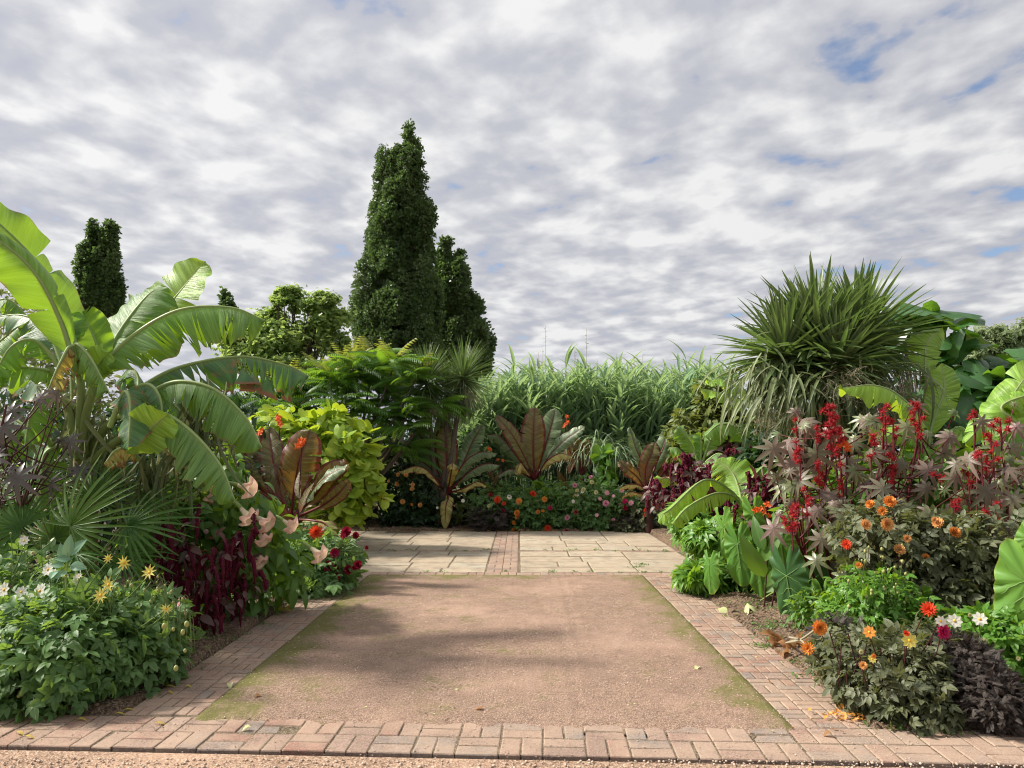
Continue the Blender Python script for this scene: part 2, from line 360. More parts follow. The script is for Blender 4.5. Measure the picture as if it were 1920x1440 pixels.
def ground_mat(name, cols, moss=None, fine=140, pebble=True, bump=.6):
    m, N = mat_new(name); geo = N.n('ShaderNodeNewGeometry'); P = geo.outputs['Position']
    a = N.noise(P, 1.3, 4, .6); b = N.noise(P, fine, 3, .7); c_ = N.noise(P, 9, 4, .6)
    f = N.math('ADD', N.math('MULTIPLY', a, .5), N.math('MULTIPLY', c_, .5))
    c = N.mix(N.ramp(f, [(.36, 0.0), (.62, 1.0)]), cols[0], cols[1])
    md = N.noise(P, fine * .32, 4, .75)
    c = N.mix(N.ramp(md, [(.36, .8), (.50, 0.0)]), c, tuple(x * .45 for x in cols[0]))
    c = N.mix(N.ramp(b, [(.36, .9), (.48, 0.0)]), c, tuple(x * .35 for x in cols[0]))
    c = N.mix(N.ramp(b, [(.54, 0.0), (.66, .85)]), c, cols[2])
    c = N.mix(N.ramp(N.noise(P, .9, 5, .6), [(.50, 0.0), (.66, .45)]), c, tuple(min(1, x * 1.35) for x in cols[1]))
    vo = N.n('ShaderNodeTexVoronoi', ins={'Vector': P, 'Scale': 70.0})
    dots = N.ramp(vo.outputs['Distance'], [(.10, 1.0), (.22, 0.0)])
    pick = N.ramp(N.n('ShaderNodeSeparateXYZ', ins={0: vo.outputs['Color']}).outputs[0], [(.80, 0.0), (.84, 1.0)], 'LINEAR')
    if pebble: c = N.mix(N.math('MULTIPLY', dots, pick), c, cols[2])
    if moss:
        s = N.n('ShaderNodeSeparateXYZ', ins={0: P})
        d = N.math('SUBTRACT', N.math('ABSOLUTE', N.math('SUBTRACT', s.outputs[0], (XL + XR) / 2)), (XR - XL) / 2)      # 0 at the side edges, negative inside
        yb = N.math('MULTIPLY', N.math('MAXIMUM', N.math('SUBTRACT', s.outputs[1], YF - .55), 0.0), .5)
        left = N.ramp(N.math('MULTIPLY', N.math('ADD', s.outputs[0], 3.0), .166), [(.3, .10), (.7, .0)])
        e = N.math('ADD', N.math('ADD', N.math('MAXIMUM', d, N.math('SUBTRACT', yb, .42)), left), N.math('MULTIPLY', N.math('SUBTRACT', N.noise(P, 2.6, 6, .7), .5), 1.3))
        e = N.math('ADD', e, N.math('MULTIPLY', N.math('SUBTRACT', N.noise(P, 38, 4, .75), .5), .9))
        mk = N.ramp(N.math('ADD', e, .5), [(.22, 0.0), (.50, .85)])
        c = N.mix(mk, c, N.mix(N.noise(P, 40, 3), (.10, .095, .03), moss))
    p = N.n('ShaderNodeBsdfPrincipled', ins={'Base Color': c, 'Roughness': .92, 'Specular IOR Level': .15})
    hh = N.math('ADD', N.math('MULTIPLY', b, .6), N.math('ADD', N.math('MULTIPLY', c_, 1.6), N.math('MULTIPLY', N.noise(P, 45, 3, .6), .8)))
    bb = N.n('ShaderNodeBump', ins={'Strength': bump, 'Distance': .02, 'Height': hh}); m.node_tree.links.new(bb.outputs[0], p.inputs['Normal'])
    N.n('ShaderNodeOutputMaterial', ins={0: p.outputs[0]}); return m
M['gravel'] = ground_mat('pink_gravel', ((.25, .16, .115), (.36, .24, .177), (.60, .47, .37)), moss=(.16, .17, .035))
M['path'] = ground_mat('path_gravel', ((.31, .195, .13), (.42, .28, .195), (.66, .54, .42)), fine=100)
M['soil'] = ground_mat('bed_soil', ((.085, .058, .040), (.20, .135, .09), (.36, .27, .18)), fine=50, bump=1.0)
M['field'] = ground_mat('meadow', ((.05, .07, .025), (.09, .11, .04), (.16, .15, .08)), fine=6, pebble=False)
def block_mat(name, stops, fine, bump=.5, dirt=(.23, .165, .12)):
    m, N = mat_new(name); geo = N.n('ShaderNodeNewGeometry'); P = geo.outputs['Position']
    a = N.n('ShaderNodeAttribute', attribute_name='rnd').outputs['Fac']
    c = N.ramp(a, stops)
    n = N.noise(P, fine, 5, .65); n2 = N.noise(P, 3.0, 4, .6)
    c = N.mix(N.ramp(n, [(.40, .75), (.56, 0.0)]), c, dirt)
    c = N.mix(N.ramp(N.noise(P, 1.1, 5, .65), [(.44, 0.0), (.60, .55)]), c, tuple(min(1, x * 1.5) for x in dirt))
    c = N.mix(N.ramp(N.noise(P, 75, 3, .75), [(.38, .6), (.50, 0.0)]), c, tuple(x * .5 for x in dirt))
    c = N.mix(N.ramp(n2, [(.42, 0.0), (.62, .6)]), c, tuple(min(1, x * 1.7) for x in dirt))
    c = N.mix(N.ramp(N.noise(P, 120, 3, .7), [(.56, 0.0), (.70, .55)]), c, (.55, .44, .36))
    p = N.n('ShaderNodeBsdfPrincipled', ins={'Base Color': c, 'Roughness': .88, 'Specular IOR Level': .2})
    bb = N.n('ShaderNodeBump', ins={'Strength': bump, 'Distance': .008, 'Height': n}); m.node_tree.links.new(bb.outputs[0], p.inputs['Normal'])
    N.n('ShaderNodeOutputMaterial', ins={0: p.outputs[0]}); return m
M['brick'] = block_mat('weathered_brick', [(0, (.31, .16, .12)), (.25, (.33, .205, .16)), (.5, (.27, .185, .15)), (.7, (.37, .26, .205)), (.85, (.21, .185, .17)), (1, (.27, .23, .20))], 34)
M['slab'] = block_mat('sandstone_slab', [(0, (.38, .31, .225)), (.35, (.45, .385, .29)), (.6, (.36, .33, .265)), (.85, (.47, .41, .31)), (1, (.33, .275, .20))], 5, .9, (.24, .19, .135))

M['joint'] = ground_mat('joint_sand', ((.13, .10, .065), (.22, .17, .115), (.36, .28, .20)), fine=90)
tag(sheet('ground', -900, 900, -300, 1500, 60, 60, -.12, M['field']))
def paved(X, Y):
    front = (Y < 4.03 + SK * X + .47)
    side = (X > BL) & (X < BR) & (Y < 10)
    back = (X > -3.7) & (X < 2.55) & (Y > 9.6) & (Y < 14.9)
    return front | side | back
def soil_z(X, Y):
    z = (fbm(X, Y, 3.1, 5, 3) - .45) * .16 + .035
    z = np.where(X > 2, z + .05 * np.clip((X - 2.1) * 2, 0, 1), z)
    return np.where(paved(X, Y), -.05, np.maximum(z, .004))
sheet('soil', -13, 13, 3.2, 26, 520, 460, soil_z, M['soil'])
sheet('mortar_bed', -8, 8, 4.045, 4.6, 160, 12, lambda X, Y: np.full_like(X, .0075), M['joint'], warp=lambda X, Y: (X, Y + SK * X))
sheet('paving_bed', -3.7, 2.54, 9.62, 14.88, 20, 20, .006, M['joint'])
sheet('brick_bed', BL, XL + .05, 4.55, 9.63, 4, 10, .0068, M['joint'])
sheet('brick_bed', XR - .05, BR, 4.45, 9.63, 4, 10, .0068, M['joint'])
def court_warp(X, Y):
    e = np.clip(1 - (Y - YN) / .5, 0, 1); return X, Y - .0 * e + e * ((fbm(X, Y * 0 + 3, 1.7, 4, 9) - .5) * .34 + SK * X)
def court_z(X, Y):
    ed = np.minimum(np.minimum(X - XL, XR - X), np.minimum(Y - YN - SK * X + .05, YF - Y))
    return .0215 + .030 * (.5 * fbm(X, Y, 1.2, 3, 5) + .3 * fbm(X, Y, 7, 4, 15) - .4 + .06 * np.sin(X * 46) * np.exp(-((X - .1 - .05 * Y) / .16) ** 2)) * np.clip(ed / .25, 0, 1) - .014 * np.clip(1 - np.minimum(ed / .03, (Y - YN - SK * X + .0) / .09 + 1.6 * (fbm(X, Y, 9, 3, 6) - .42)), 0, 1)
sheet('gravel_court', XL, XR, YN - .06, YF, 200, 300, court_z, M['gravel'], warp=court_warp)
sheet('gravel_path', -14, 14, -6, 3.99, 200, 90, lambda X, Y: .004 + .02 * (fbm(X, Y, 1.5, 4, 8) - .5) * np.clip((4 + SK * X - Y) / .3, 0, 1), M['path'], warp=lambda X, Y: (X, Y + SK * X * np.clip((Y + 1) / 4, 0, 1)))

def block(L, Wd, h=.05, c=.007):
    V = []
    for (z, d) in ((-h, 0), (-c, 0), (-c * .25, c * .5), (0, c * 1.3)):
        for sx, sy in ((-1, -1), (1, -1), (1, 1), (-1, 1)): V.append((sx * (L / 2 - d), sy * (Wd / 2 - d), z))
    q = [(r * 4 + k, r * 4 + (k + 1) % 4, r * 4 + 4 + (k + 1) % 4, r * 4 + 4 + k) for r in range(3) for k in range(4)] + [(12, 13, 14, 15)]
    return T(V, q, [(v[0], v[1]) for v in V])
def weave(mb, fx, nx, ny, mod, rs, z=.012, start=0):
    bt = block(mod - .006, mod / 2 - .006)
    for i in range(nx):
        for j in range(ny):
            o = (i + j + start) % 2
            for k in (-1, 1):
                cx_, cy_ = (i + .5) * mod, (j + .5) * mod
                if o: cy_ += k * mod / 4
                else: cx_ += k * mod / 4
                P, ang = fx(cx_, cy_)
                ang += (0 if o else math.pi / 2) + rs.normal(0, .012)
                tl = Matrix.Rotation(ang, 3, 'Z') @ Matrix.Rotation(rs.normal(0, .008), 3, 'X') @ Matrix.Rotation(rs.normal(0, .006), 3, 'Y')
                mb.add(bt, [(P[0] + rs.normal(0, .0015), P[1] + rs.normal(0, .0015), z + rs.normal(0, .0015))], np.array(tl)[None], np.array([1.0]), np.array([rs.random()]))
rs = np.random.RandomState(5)
mb = MB(); a_ = math.atan(SK)
weave(mb, lambda x, y: ((x - 8.0) * math.cos(a_) - y * math.sin(a_), 4.035 + (x - 8.0) * math.sin(a_) + y * math.cos(a_), 0)[:2] and (((x - 8.0) * math.cos(a_) - y * math.sin(a_), 4.035 + (x - 8.0) * math.sin(a_) + y * math.cos(a_)), a_), 69, 2, .232, rs)
tag(mb.build('front_brick_edging', M['brick'], smooth=False), kind='structure')
for nm, x0, y0, nyy in (('side_brick_edging', BL, 4.60, 33), ('side_brick_edging', XR, 4.43, 34)):
    mb = MB(); weave(mb, lambda x, y: ((x0 + x, y0 + y), 0), 3, nyy, .154, rs)
    tag(mb.build(nm, M['brick'], smooth=False), kind='structure')
mb = MB(); weave(mb, lambda x, y: ((-2.34 + x, 9.66 + y), 0), 22, 1, .2095, rs)
weave(mb, lambda x, y: ((-.44 + x, 9.88 + y), 0), 2, 24, .2095, rs)
tag(mb.build('terrace_brick_band', M['brick'], smooth=False), kind='structure')
def slabs(mb, x0, y0, x1, y1, rs, dep=0):
    wx, wy = x1 - x0, y1 - y0
    if (wx < .95 and wy < .62) or (dep > 2 and wx < 1.05 and wy < .75 and rs.random() < .4):
        t = block(wx - .02, wy - .02, .05, .008)
        mb.add(t, [((x0 + x1) / 2, (y0 + y1) / 2, .012 + rs.normal(0, .0025))], np.array(Matrix.Rotation(rs.normal(0, .006), 3, 'Z') @ Matrix.Rotation(rs.normal(0, .003), 3, 'X'))[None], np.array([1.0]), np.array([rs.random()])); return
    f = rs.uniform(.36, .64)
    if wx > wy * 1.5: slabs(mb, x0, y0, x0 + f * wx, y1, rs, dep + 1); slabs(mb, x0 + f * wx, y0, x1, y1, rs, dep + 1)
    else: slabs(mb, x0, y0, x1, y0 + f * wy, rs, dep + 1); slabs(mb, x0, y0 + f * wy, x1, y1, rs, dep + 1)
mb = MB()
for (x0, x1) in ((-3.65, -.45), (.0, 2.5)):
    for (y0, y1) in ((9.89, 11.9), (12.02, 14.85)): slabs(mb, x0, y0, x1, y1, rs)
tag(mb.build('stone_terrace', M['slab'], smooth=False), kind='structure')
mb = MB(); bt = block(.205, .1)
for x in np.arange(-3.6, 2.45, .213):
    if not -.55 < x < .05: mb.add(bt, [(x + .1, 11.96, .011)], np.eye(3)[None], np.array([1.0]), np.array([rs.random()]))
tag(mb.build('terrace_brick_course', M['brick'], smooth=False), kind='structure')

# loose stones, clods, litter
def scatter(mb, n, xr, yr, smin, smax, rs, keep=None, z=0.02, flat=.6):
    x = rs.uniform(*xr, n); y = rs.uniform(*yr, n)
    if keep is not None: k = keep(x, y); x, y = x[k], y[k]
    n = len(x); s = smin + (smax - smin) * rs.random(n) ** 3
    t = sphere_t(1, 3, 5); t.V = t.V * (1 + .3 * np.sin(t.V[:, [1]] * 5 + t.V[:, [0]] * 7))
    an = rs.uniform(0, 6.28, n); Mx = np.zeros((n, 3, 3)); Mx[:, 0, 0] = np.cos(an); Mx[:, 0, 1] = -np.sin(an); Mx[:, 1, 0] = np.sin(an); Mx[:, 1, 1] = np.cos(an); Mx[:, 2, 2] = 1
    zz_ = z(x, y) if callable(z) else z
    mb.add(t, np.stack([x, y, zz_ + s * .1], 1), Mx, np.stack([s * rs.uniform(.7, 1.3, n), s, s * flat], 1), rs.random(n))
M['stone'] = solid('loose_stone', (.34, .23, .17), (.66, .54, .42), .9, 9)
M['clod'] = solid('soil_clod', (.10, .068, .045), (.24, .165, .11), .95, 30, .8)
M['chips'] = solid('dark_debris', (.05, .03, .02), (.13, .08, .05), .95, 9)
mb = MB(); scatter(mb, 9000, (XL, XR), (4.5, YF), .002, .008, rs); scatter(mb, 16000, (-4, 4), (2.9, 3.98), .003, .012, rs, z=.008)
scatter(mb, 2600, (-4, 4), (3.9, 4.5), .002, .006, rs, z=.014)
tag(mb.build('loose_gravel', M['stone']), kind='stuff')
mb = MB(); scatter(mb, 1500, (XL, -.2), (4.5, 9), .003, .010, rs, z=.018, flat=.3); scatter(mb, 260, (XL, XR), (4.5, 9.6), .002, .006, rs, z=.018, flat=.4)
tag(mb.build('dark_litter', M['chips']), kind='stuff')
mb = MB(); scatter(mb, 7000, (1.98, 5), (4.2, 9.5), .004, .024, rs, keep=lambda x, y: ~paved(x, y), z=soil_z); scatter(mb, 2500, (-5, -2.3), (4.4, 10), .004, .02, rs, keep=lambda x, y: ~paved(x, y), z=soil_z)
scatter(mb, 2500, (-5, 5), (14.8, 16.4), .006, .035, rs, keep=lambda x, y: ~paved(x, y), z=soil_z)
tag(mb.build('soil_clods', M['clod']), kind='stuff')

# ------------------------------------------------------------------ leaf templates
LEAF = blade('ovate', .5, 4, 1, .12, .35)
LEAF_F = blade('ovate', .55, 2, 1, .15, .4)
QL = T([(0, 0, 0), (.3, .5, .06), (0, 1, -.05), (-.3, .5, .06)], [(0, 1, 2, 3)], [(.5, 0), (1, .5), (.5, 1), (0, .5)])
def multi(t, specs): return join([xf(t, loc, (0, 0, R(a)), s) for (a, s, loc) in specs])
DAHL = join([xf(blade('ovate', .58, 4, 1, .12, .5), (0, .45, 0), (R(-8), 0, 0), .58),
             xf(blade('ovate', .58, 4, 1, .12, .5), (.02, .36, 0), (0, 0, R(-52)), .45), xf(blade('ovate', .58, 4, 1, .12, .5), (-.02, .36, 0), (0, 0, R(52)), .45),
             xf(blade('ovate', .55, 3, 1, .12, .5), (.02, .12, 0), (0, 0, R(-68)), .34), xf(blade('ovate', .55, 3, 1, .12, .5), (-.02, .12, 0), (0, 0, R(68)), .34),
             blade('strap', .03, 2, 1, 0, .2, tipw=.006)])
FERN = join([xf(blade('lance', .3, 3, 1, .1, .4), (sx * .01, .12 + .085 * k, 0), (0, 0, R(-sx * (70 - k * 4))), .36 - .02 * k) for k in range(10) for sx in (1, -1)] + [blade('strap', .02, 2, 1, 0, .0, tipw=.004)])
def pinnate(n=13, droop=.9, ll=.26):
    ts = []
    for k in range(n):
        t = .16 + .82 * k / (n - 1); a = droop * t; y = math.sin(a) / droop; z = -(1 - math.cos(a)) / droop
        l = ll * (1.0 - .45 * (k / (n - 1)) ** 2)
        for sx in (1, -1):
            ts.append(xf(blade('lance', .27, 2, 1, .1, .7), (sx * .005, y, z), (-a * .7, 0, R(-sx * 68)), l))
    ts.append(blade('strap', .014, 5, 1, 0, droop, tipw=.003))
    return join(ts)
PINN = pinnate()
PINN_S = pinnate(8, .5, .3)
def star(n=8, w=.27, drop=.35, span=300, nt=5):
    ts = []
    for k in range(n):
        a = -span / 2 + span * k / (n - 1); l = 1.0 - .42 * abs(a / (span / 2)) ** 1.5
        ts.append(xf(blade('ovate', w / l * .95, nt, 1, .10, drop * 2), (0, 0, 0), (R(-6), 0, R(a)), l))
    return join(ts)
STAR = star(8, .21, .22)
STAR_D = star(8, .21, .5)
def heart(n=18, rings=5, ruffle=.06, cup=.16, length=1.25):
    V, U, Q = [], [], []
    th = np.linspace(-math.pi, math.pi, n * 2 + 1)
    out = []
    for a in th:
        f = abs(a) / math.pi
        r = .42 + .20 * math.cos(a) ** 2 * (a * a < 2.5) + .28 * max(0, math.cos(a)) ** 5 + .13 * math.exp(-((f - .82) / .11) ** 2) - .28 * math.exp(-((f - 1) / .055) ** 2)
        out.append((r * math.sin(a) * 1.0, r * math.cos(a) * length))
    for i in range(rings + 1):
        q = max(i / rings, .02)
        for j, (x, y) in enumerate(out):
            a = th[j]
            z = -cup * abs(x) * q * q * 1.6 + ruffle * q ** 3 * math.sin(a * 13 + 1.3 * math.sin(a * 5)) + .012 * q * math.cos(a * 12) - .10 * (max(0, y) * q) ** 2
            V.append((x * q, y * q, z)); U.append((.5 + q * .5, a / 6.2832 + .5))
    for i in range(rings):
        for j in range(len(out) - 1):
            a = i * len(out) + j; Q.append((a, a + 1, a + len(out) + 1, a + len(out)))
    return T(V, Q, U)
HEART = heart(); HEART_S = heart(8, 2, .02, .1, 1.0)
def fan(n=26, span=230, w=.052):
    ts = []
    for k in range(n):
        a = -span / 2 + span * k / (n - 1); l = 1.0 - .25 * abs(a / (span / 2))
        ts.append(xf(blade('strap', w, 5, 1, .35, .35 + .3 * abs(math.sin(k * 7.3)), tipw=.004), (0, 0, 0), (R(5 * math.sin(k * 3.1)), 0, R(a)), l))
    return join(ts)
FAN = fan()

# flowers: petals look along +Z
def ring(t, n, r0, tilt, s, off=0, z=0): return [xf(xf(t, (0, r0, z), (R(tilt), 0, 0), s), (0, 0, 0), (0, 0, 2 * math.pi * (k + off) / n)) for k in range(n)]
def xr(ts): return join(ts)
PB = blade('petal', .55, 3, 1, .25, -.5)
def ring2(t, n, r0, tilt, s, off=0, z=0):
    o = []
    for k in range(n):
        q = xf(t, (0, 0, 0), (R(tilt), 0, 0), s); q.V[:, 1] += r0; q.V[:, 2] += z
        o.append(xf(q, (0, 0, 0), (0, 0, 2 * math.pi * (k + off) / n)))
    return o
def to_mesh(t, name, mat, smooth=True):
    mb = MB(); mb.raw(t, np.random.RandomState(1).rand(len(t.V))); o = mb.build(name, mat); me = o.data; bpy.data.objects.remove(o); return me
BALL_T = join(ring2(PB, 13, .02, 2, .98) + ring2(PB, 13, .02, 22, .88, .5, .06) + ring2(PB, 11, .02, 42, .72, .2, .12) + ring2(PB, 9, .01, 60, .56, .5, .18) + ring2(PB, 6, .0, 76, .42, 0, .22))
DECO_T = join(ring2(blade('lance', .38, 3, 1, .3, -.3), 14, .02, 0, 1.0) + ring2(blade('lance', .38, 3, 1, .3, -.4), 12, .02, 22, .9, .5, .04) + ring2(blade('lance', .38, 3, 1, .3, -.5), 9, .01, 46, .65, .3, .08))
SING_T = join(ring2(blade('petal', .62, 3, 1, .12, .15), 8, .1, 8, .92))
STARF_T = join(ring2(blade('lance', .30, 3, 1, .3, .1), 9, .08, 10, .98))
CANNA_T = join([xf(blade('ovate', .6, 4, 1, .3, .9, .1), (0, 0, .1 * k), (R(40 - 12 * (k % 3)), 0, R(k * 77)), .9 - .06 * k) for k in range(7)])
def trumpet():
    V, U = [], []; nr, ns = 12, 25
    prof = [(0, .05), (.15, .055), (.35, .065), (.5, .085), (.65, .11), (.78, .14), (.88, .18), (.95, .22), (1.0, .26), (1.01, .30), (.99, .33), (.95, .35), (.90, .36)]
    for i, (z, r) in enumerate(prof):
        for k in range(ns):
            a = 2 * math.pi * k / ns; lob = max(0, (i - 6) / 6)
            rr = r * (1 + lob * .42 * (abs(math.cos(a * 2.5)) ** 3 - .35)) ; V.append((rr * math.cos(a), rr * math.sin(a), z - .15 * lob * abs(math.cos(a * 2.5)))); U.append((1.0, i / 12))
    return T(V, grid_q(12, ns, True), U)
TRUMP_T = trumpet()
CALYX_T = tube_t([(0, 0, -.08), (0, 0, .1), (0, 0, .35), (0, 0, .42)], [.03, .075, .08, .03], 8)
CEN_T = sphere_t(.2, 4, 8, sz=.5); CEN_T.V[:, 2] += .06
FL = {k: to_mesh(t, k, P_[m]) for k, t, m in (
 ('ball_orange', BALL_T, 'orange'), ('ball_peach', BALL_T, 'peach'), ('deco_red', DECO_T, 'red'), ('deco_orange', DECO_T, 'orange'), ('deco_magenta', DECO_T, 'magenta'),
 ('deco_crimson', DECO_T, 'crimson'), ('ball_crimson', BALL_T, 'crimson'), ('sing_white', SING_T, 'white'), ('sing_yellow', SING_T, 'yellow'), ('star_yellow', STARF_T, 'yellow'), ('sing_pink', SING_T, 'pink'), ('ball_pink', BALL_T, 'pink'),
 ('ball_cream', BALL_T, 'cream'), ('canna', CANNA_T, 'canna'), ('trumpet', TRUMP_T, 'trumpet'), ('ball_red', BALL_T, 'red'), ('sing_orange', SING_T, 'orange'))}
CEN = to_mesh(CEN_T, 'flower_centre', M['centre']); CAL = to_mesh(CALYX_T, 'calyx', M['calyx'])
def flower(parent, kind, world, size, face=None, rs=rs, name='flower'):
    if face is None: face = unit(np.array((rs.normal(-.2, .25), -1 + rs.normal(0, .2), .35 + rs.normal(0, .22))))
    face = unit(np.asarray(face, float))
    Mx = frames(np.cross(face, unit(rs.normal(0, 1, 3)))[None], face[None])[0]
    o = inst(name, FL[kind], parent, world, Mx, size)
    if kind.startswith('sing') or kind.startswith('star'):
        c = bpy.data.objects.new('flower_centre', CEN); col.objects.link(c); c.parent = o
    if kind == 'trumpet':
        c = bpy.data.objects.new('calyx', CAL); col.objects.link(c); c.parent = o
    return o

# ------------------------------------------------------------------ plant builders
def cloud(mb, blobs, n, t, size, rs, up=.5, droop=.3, shell=.5, jit=.5, zmin=.02, flatup=0.0, dens=None, rr=None, gauss=False, cvar=.55):
    B = np.array(blobs, float); wgt = (B[:, 3] * B[:, 4] + B[:, 4] * B[:, 5] + B[:, 3] * B[:, 5]); wgt /= wgt.sum()
    k = rs.choice(len(B), n, p=wgt); u = unit(rs.normal(0, 1, (n, 3)))
    r = shell + (1 - shell) * rs.random(n) ** .6
    if gauss: r = np.abs(rs.normal(0, .62, n))
    P = B[k, :3] + u * B[k, 3:] * (r * rs.uniform(.94, 1.07, n))[:, None]
    bc = rs.random(len(B))[k] if len(B) > 12 else vnoise(P[:, 0] * 3.1 + P[:, 1] * 2.3, P[:, 2] * 3.3, 5)
    keep = P[:, 2] > zmin; P, u, n, bc = P[keep], u[keep], int(keep.sum()), bc[keep]
    if dens:   # clumping: drop leaves where noise is low
        q = fbm(P[:, 0] * dens[0] + P[:, 1] * .7 * dens[0], P[:, 2] * dens[0], 1, 2, 4); kk = q > dens[1]; P, u, n, bc = P[kk], u[kk], int(kk.sum()), bc[kk]
    d = u * np.array((1, 1, .6)) + rs.normal(0, jit, (n, 3)); d[:, 2] -= droop
    nr = u * (1 - up) + np.array((0, 0, up)) + rs.normal(0, .3, (n, 3))
    s = np.clip(rs.normal(1, .22, n), .5, 1.6) * size
    mb.add(t, P, frames(d, nr), s, bc * cvar + rs.random(n) * (1 - cvar))
    return P
def stems(mb, base, tips, r, rs, sag=.1):
    for tp in tips:
        b = np.array(base) + rs.normal(0, .05, 3) * (1, 1, 0); b[2] = max(0, base[2])
        m_ = (b + tp) / 2 + rs.normal(0, sag, 3) * np.linalg.norm(tp - b) * .5
        mb.tube(spline([b, m_, tp], 5), np.linspace(r, r * .4, 6), 5, rs.random())
def shrub(name, label, cat, base, blobs, n, t, size, mat, seed, stem='stem', nst=14, group=None, extra=None, **kw):
    rs = np.random.RandomState(seed); o = thing(name, label, cat, (base[0], base[1], 0), group)
    mb = MB(); P = cloud(mb, blobs, n, t, size, rs, **kw); mb.build('foliage', M[mat], o)
    sb = MB(); tips = P[rs.choice(len(P), min(nst, len(P)), replace=False)]; stems(sb, (base[0], base[1], 0), tips, .008 + .004 * np.max([b[5] for b in blobs]), rs)
    return o, sb, rs
def pblob(px, py, Y, rpx, rpy, ry=None):
    c = at(px, py, Y); k = Y / F; return (c[0], c[1], c[2], rpx * k, (ry if ry else rpx * k), rpy * k)
def flowers_on(o, sb, specs, Y0, rs, base, stemlen=.25):
    for sp in specs:
        px, py, kind, dpx = sp[:4]; Y = sp[4] if len(sp) > 4 else Y0
        p = at(px, py, Y); s = dpx * .58 * Y / F
        flower(o, kind, p, s, rs=rs)
        q = p + np.array((rs.normal(0, .03) + (o.location.x - p[0]) * .4, .08 + (o.location.y - p[1]) * .3, -stemlen)); sb.tube(spline([p + (0, .02, -.005), (p + q) / 2 + rs.normal(0, .012, 3), q], 4), .004, 4)
BUDM = to_mesh(sphere_t(1, 5, 8, sz=1.25), 'bud', M['bud'])
def buds(o, pts, r, rs):
    for q in pts: inst('bud', BUDM, o, q, None, rs.uniform(*r))
def buds_on(mbb, P, n, r, rs, lift=.1):
    k = rs.choice(len(P), n); q = P[k] + np.stack([rs.normal(0, .02, n), rs.normal(0, .02, n), rs.uniform(.3, 1, n) * lift], 1)
    mbb.add(sphere_t(1, 4, 6, sz=1.2), q, np.repeat(np.eye(3)[None], n, 0), np.full(n, r) * rs.uniform(.6, 1.3, n), rs.random(n)); return q

def big_leaf(parent, pts, w, mat, seed, N0=(0, 0, 1), fold=-30, curl=-25, ruffle=.03, tears=5, gap=.02, t0=.12, rib='midrib', ribr=.016, nt=46, ns=6, skew=0.0, tipfold=0, wl=1.0, wr=1.0, shape=2.6):
    tears = int(tears * 1.4) + 1 if tears else 0; gap = gap * 1.25
    rs = np.random.RandomState(seed); P = spline(pts, nt); tg = unit(np.gradient(P, axis=0)); N0 = np.array(N0, float)
    S = unit(np.cross(tg, N0)); Nn = np.cross(S, tg); Ls = np.linalg.norm(P[-1] - P[0])
    tt = np.linspace(0, 1, nt + 1); u = np.clip((tt - t0) / (1 - t0), 0, 1)
    wd = w * np.maximum((1 - np.abs(2 * u - 1 + skew * (1 - u)) ** shape), 0) ** .62 + .004
    mb = MB(); ph = rs.uniform(0, 6)
    i0 = int(t0 * nt)
    for side in (-1, 1):
        ws = wl if side < 0 else wr
        cuts = sorted(set([i0, nt] + list(rs.choice(np.arange(i0 + 3, nt - 2), tears, replace=False)))) if tears else [i0, nt]
        for a, b in zip(cuts[:-1], cuts[1:]):
            if b - a < 1: continue
            dr = rs.normal(0, 9) if tears else 0; V, U = [], []; sh = rs.uniform(.3, 1) * gap
            for i in range(a, b + 1):
                x = (i - a) / (b - a)
                for j in range(ns + 1):
                    s = j / ns; ang = R(fold + dr * s + curl * s)
                    tshift = ((.5 - x) * 2) * sh * s * s
                    ii = i + tshift * nt; k = min(max(int(ii), 0), nt - 1); f = ii - k; base = P[k] * (1 - f) + P[k + 1] * f
                    wave = ruffle * s * s * (math.sin(tt[i] * 17 + ph + side) + .6 * math.sin(tt[i] * 41 + 2 * ph)) + .3 * ruffle * s * math.sin(3.14 * x)
                    # lean the lateral veins a little towards the tip
                    V.append(base + side * S[i] * wd[i] * ws * s * math.cos(ang) + Nn[i] * (wd[i] * s * math.sin(ang) + wave) + tg[i] * wd[i] * s * .22)
                    U.append((.5 + side * s * .5, u[i]))
            mb.raw(T(V, grid_q(b - a, ns), U), rs.uniform(.2, .9) * .25 + .35 + rs.normal(0, .06))
    lf = mb.build('leaf', mat, parent)
    rb = MB(); rb.tube(P - Nn * ribr * .3, np.linspace(ribr * 1.5, ribr * .22, nt + 1), 6); r_ = rb.build('midrib', M[rib], lf)
    return lf
def bl(parent, pix, w, mat, seed, **kw):   # midrib given as (px, py, depth)
    return big_leaf(parent, [at(*p) for p in pix], w, M[mat], seed, **kw)
def pseudostem(parent, pts, r0, r1, mat, name='trunk'):
    mb = MB(); P = spline(pts, 10); mb.tube(P, np.linspace(r0, r1, 11), 12); return mb.build(name, M[mat], parent)
def sword_head(mb, c, n, L, w, rs, elev=(-50, 85), t=None, bend=.5, rr=(0, 1), az=(0, 360)):
    t = t or blade('strap', w, 6, 1, .3, bend, tipw=.002)
    a = np.radians(rs.uniform(*az, n)); e = np.radians(rs.uniform(*elev, n))
    d = np.stack([np.cos(a) * np.cos(e), np.sin(a) * np.cos(e), np.sin(e)], 1)
    nr = np.stack([-np.cos(a) * np.sin(e), -np.sin(a) * np.sin(e), np.cos(e)], 1) + rs.normal(0, .25, (n, 3))
    mb.add(t, np.array(c) + d * rs.uniform(0, .12, n)[:, None] * L, frames(d, nr), rs.uniform(.75, 1.1, n) * L, rs.uniform(*rr, n))

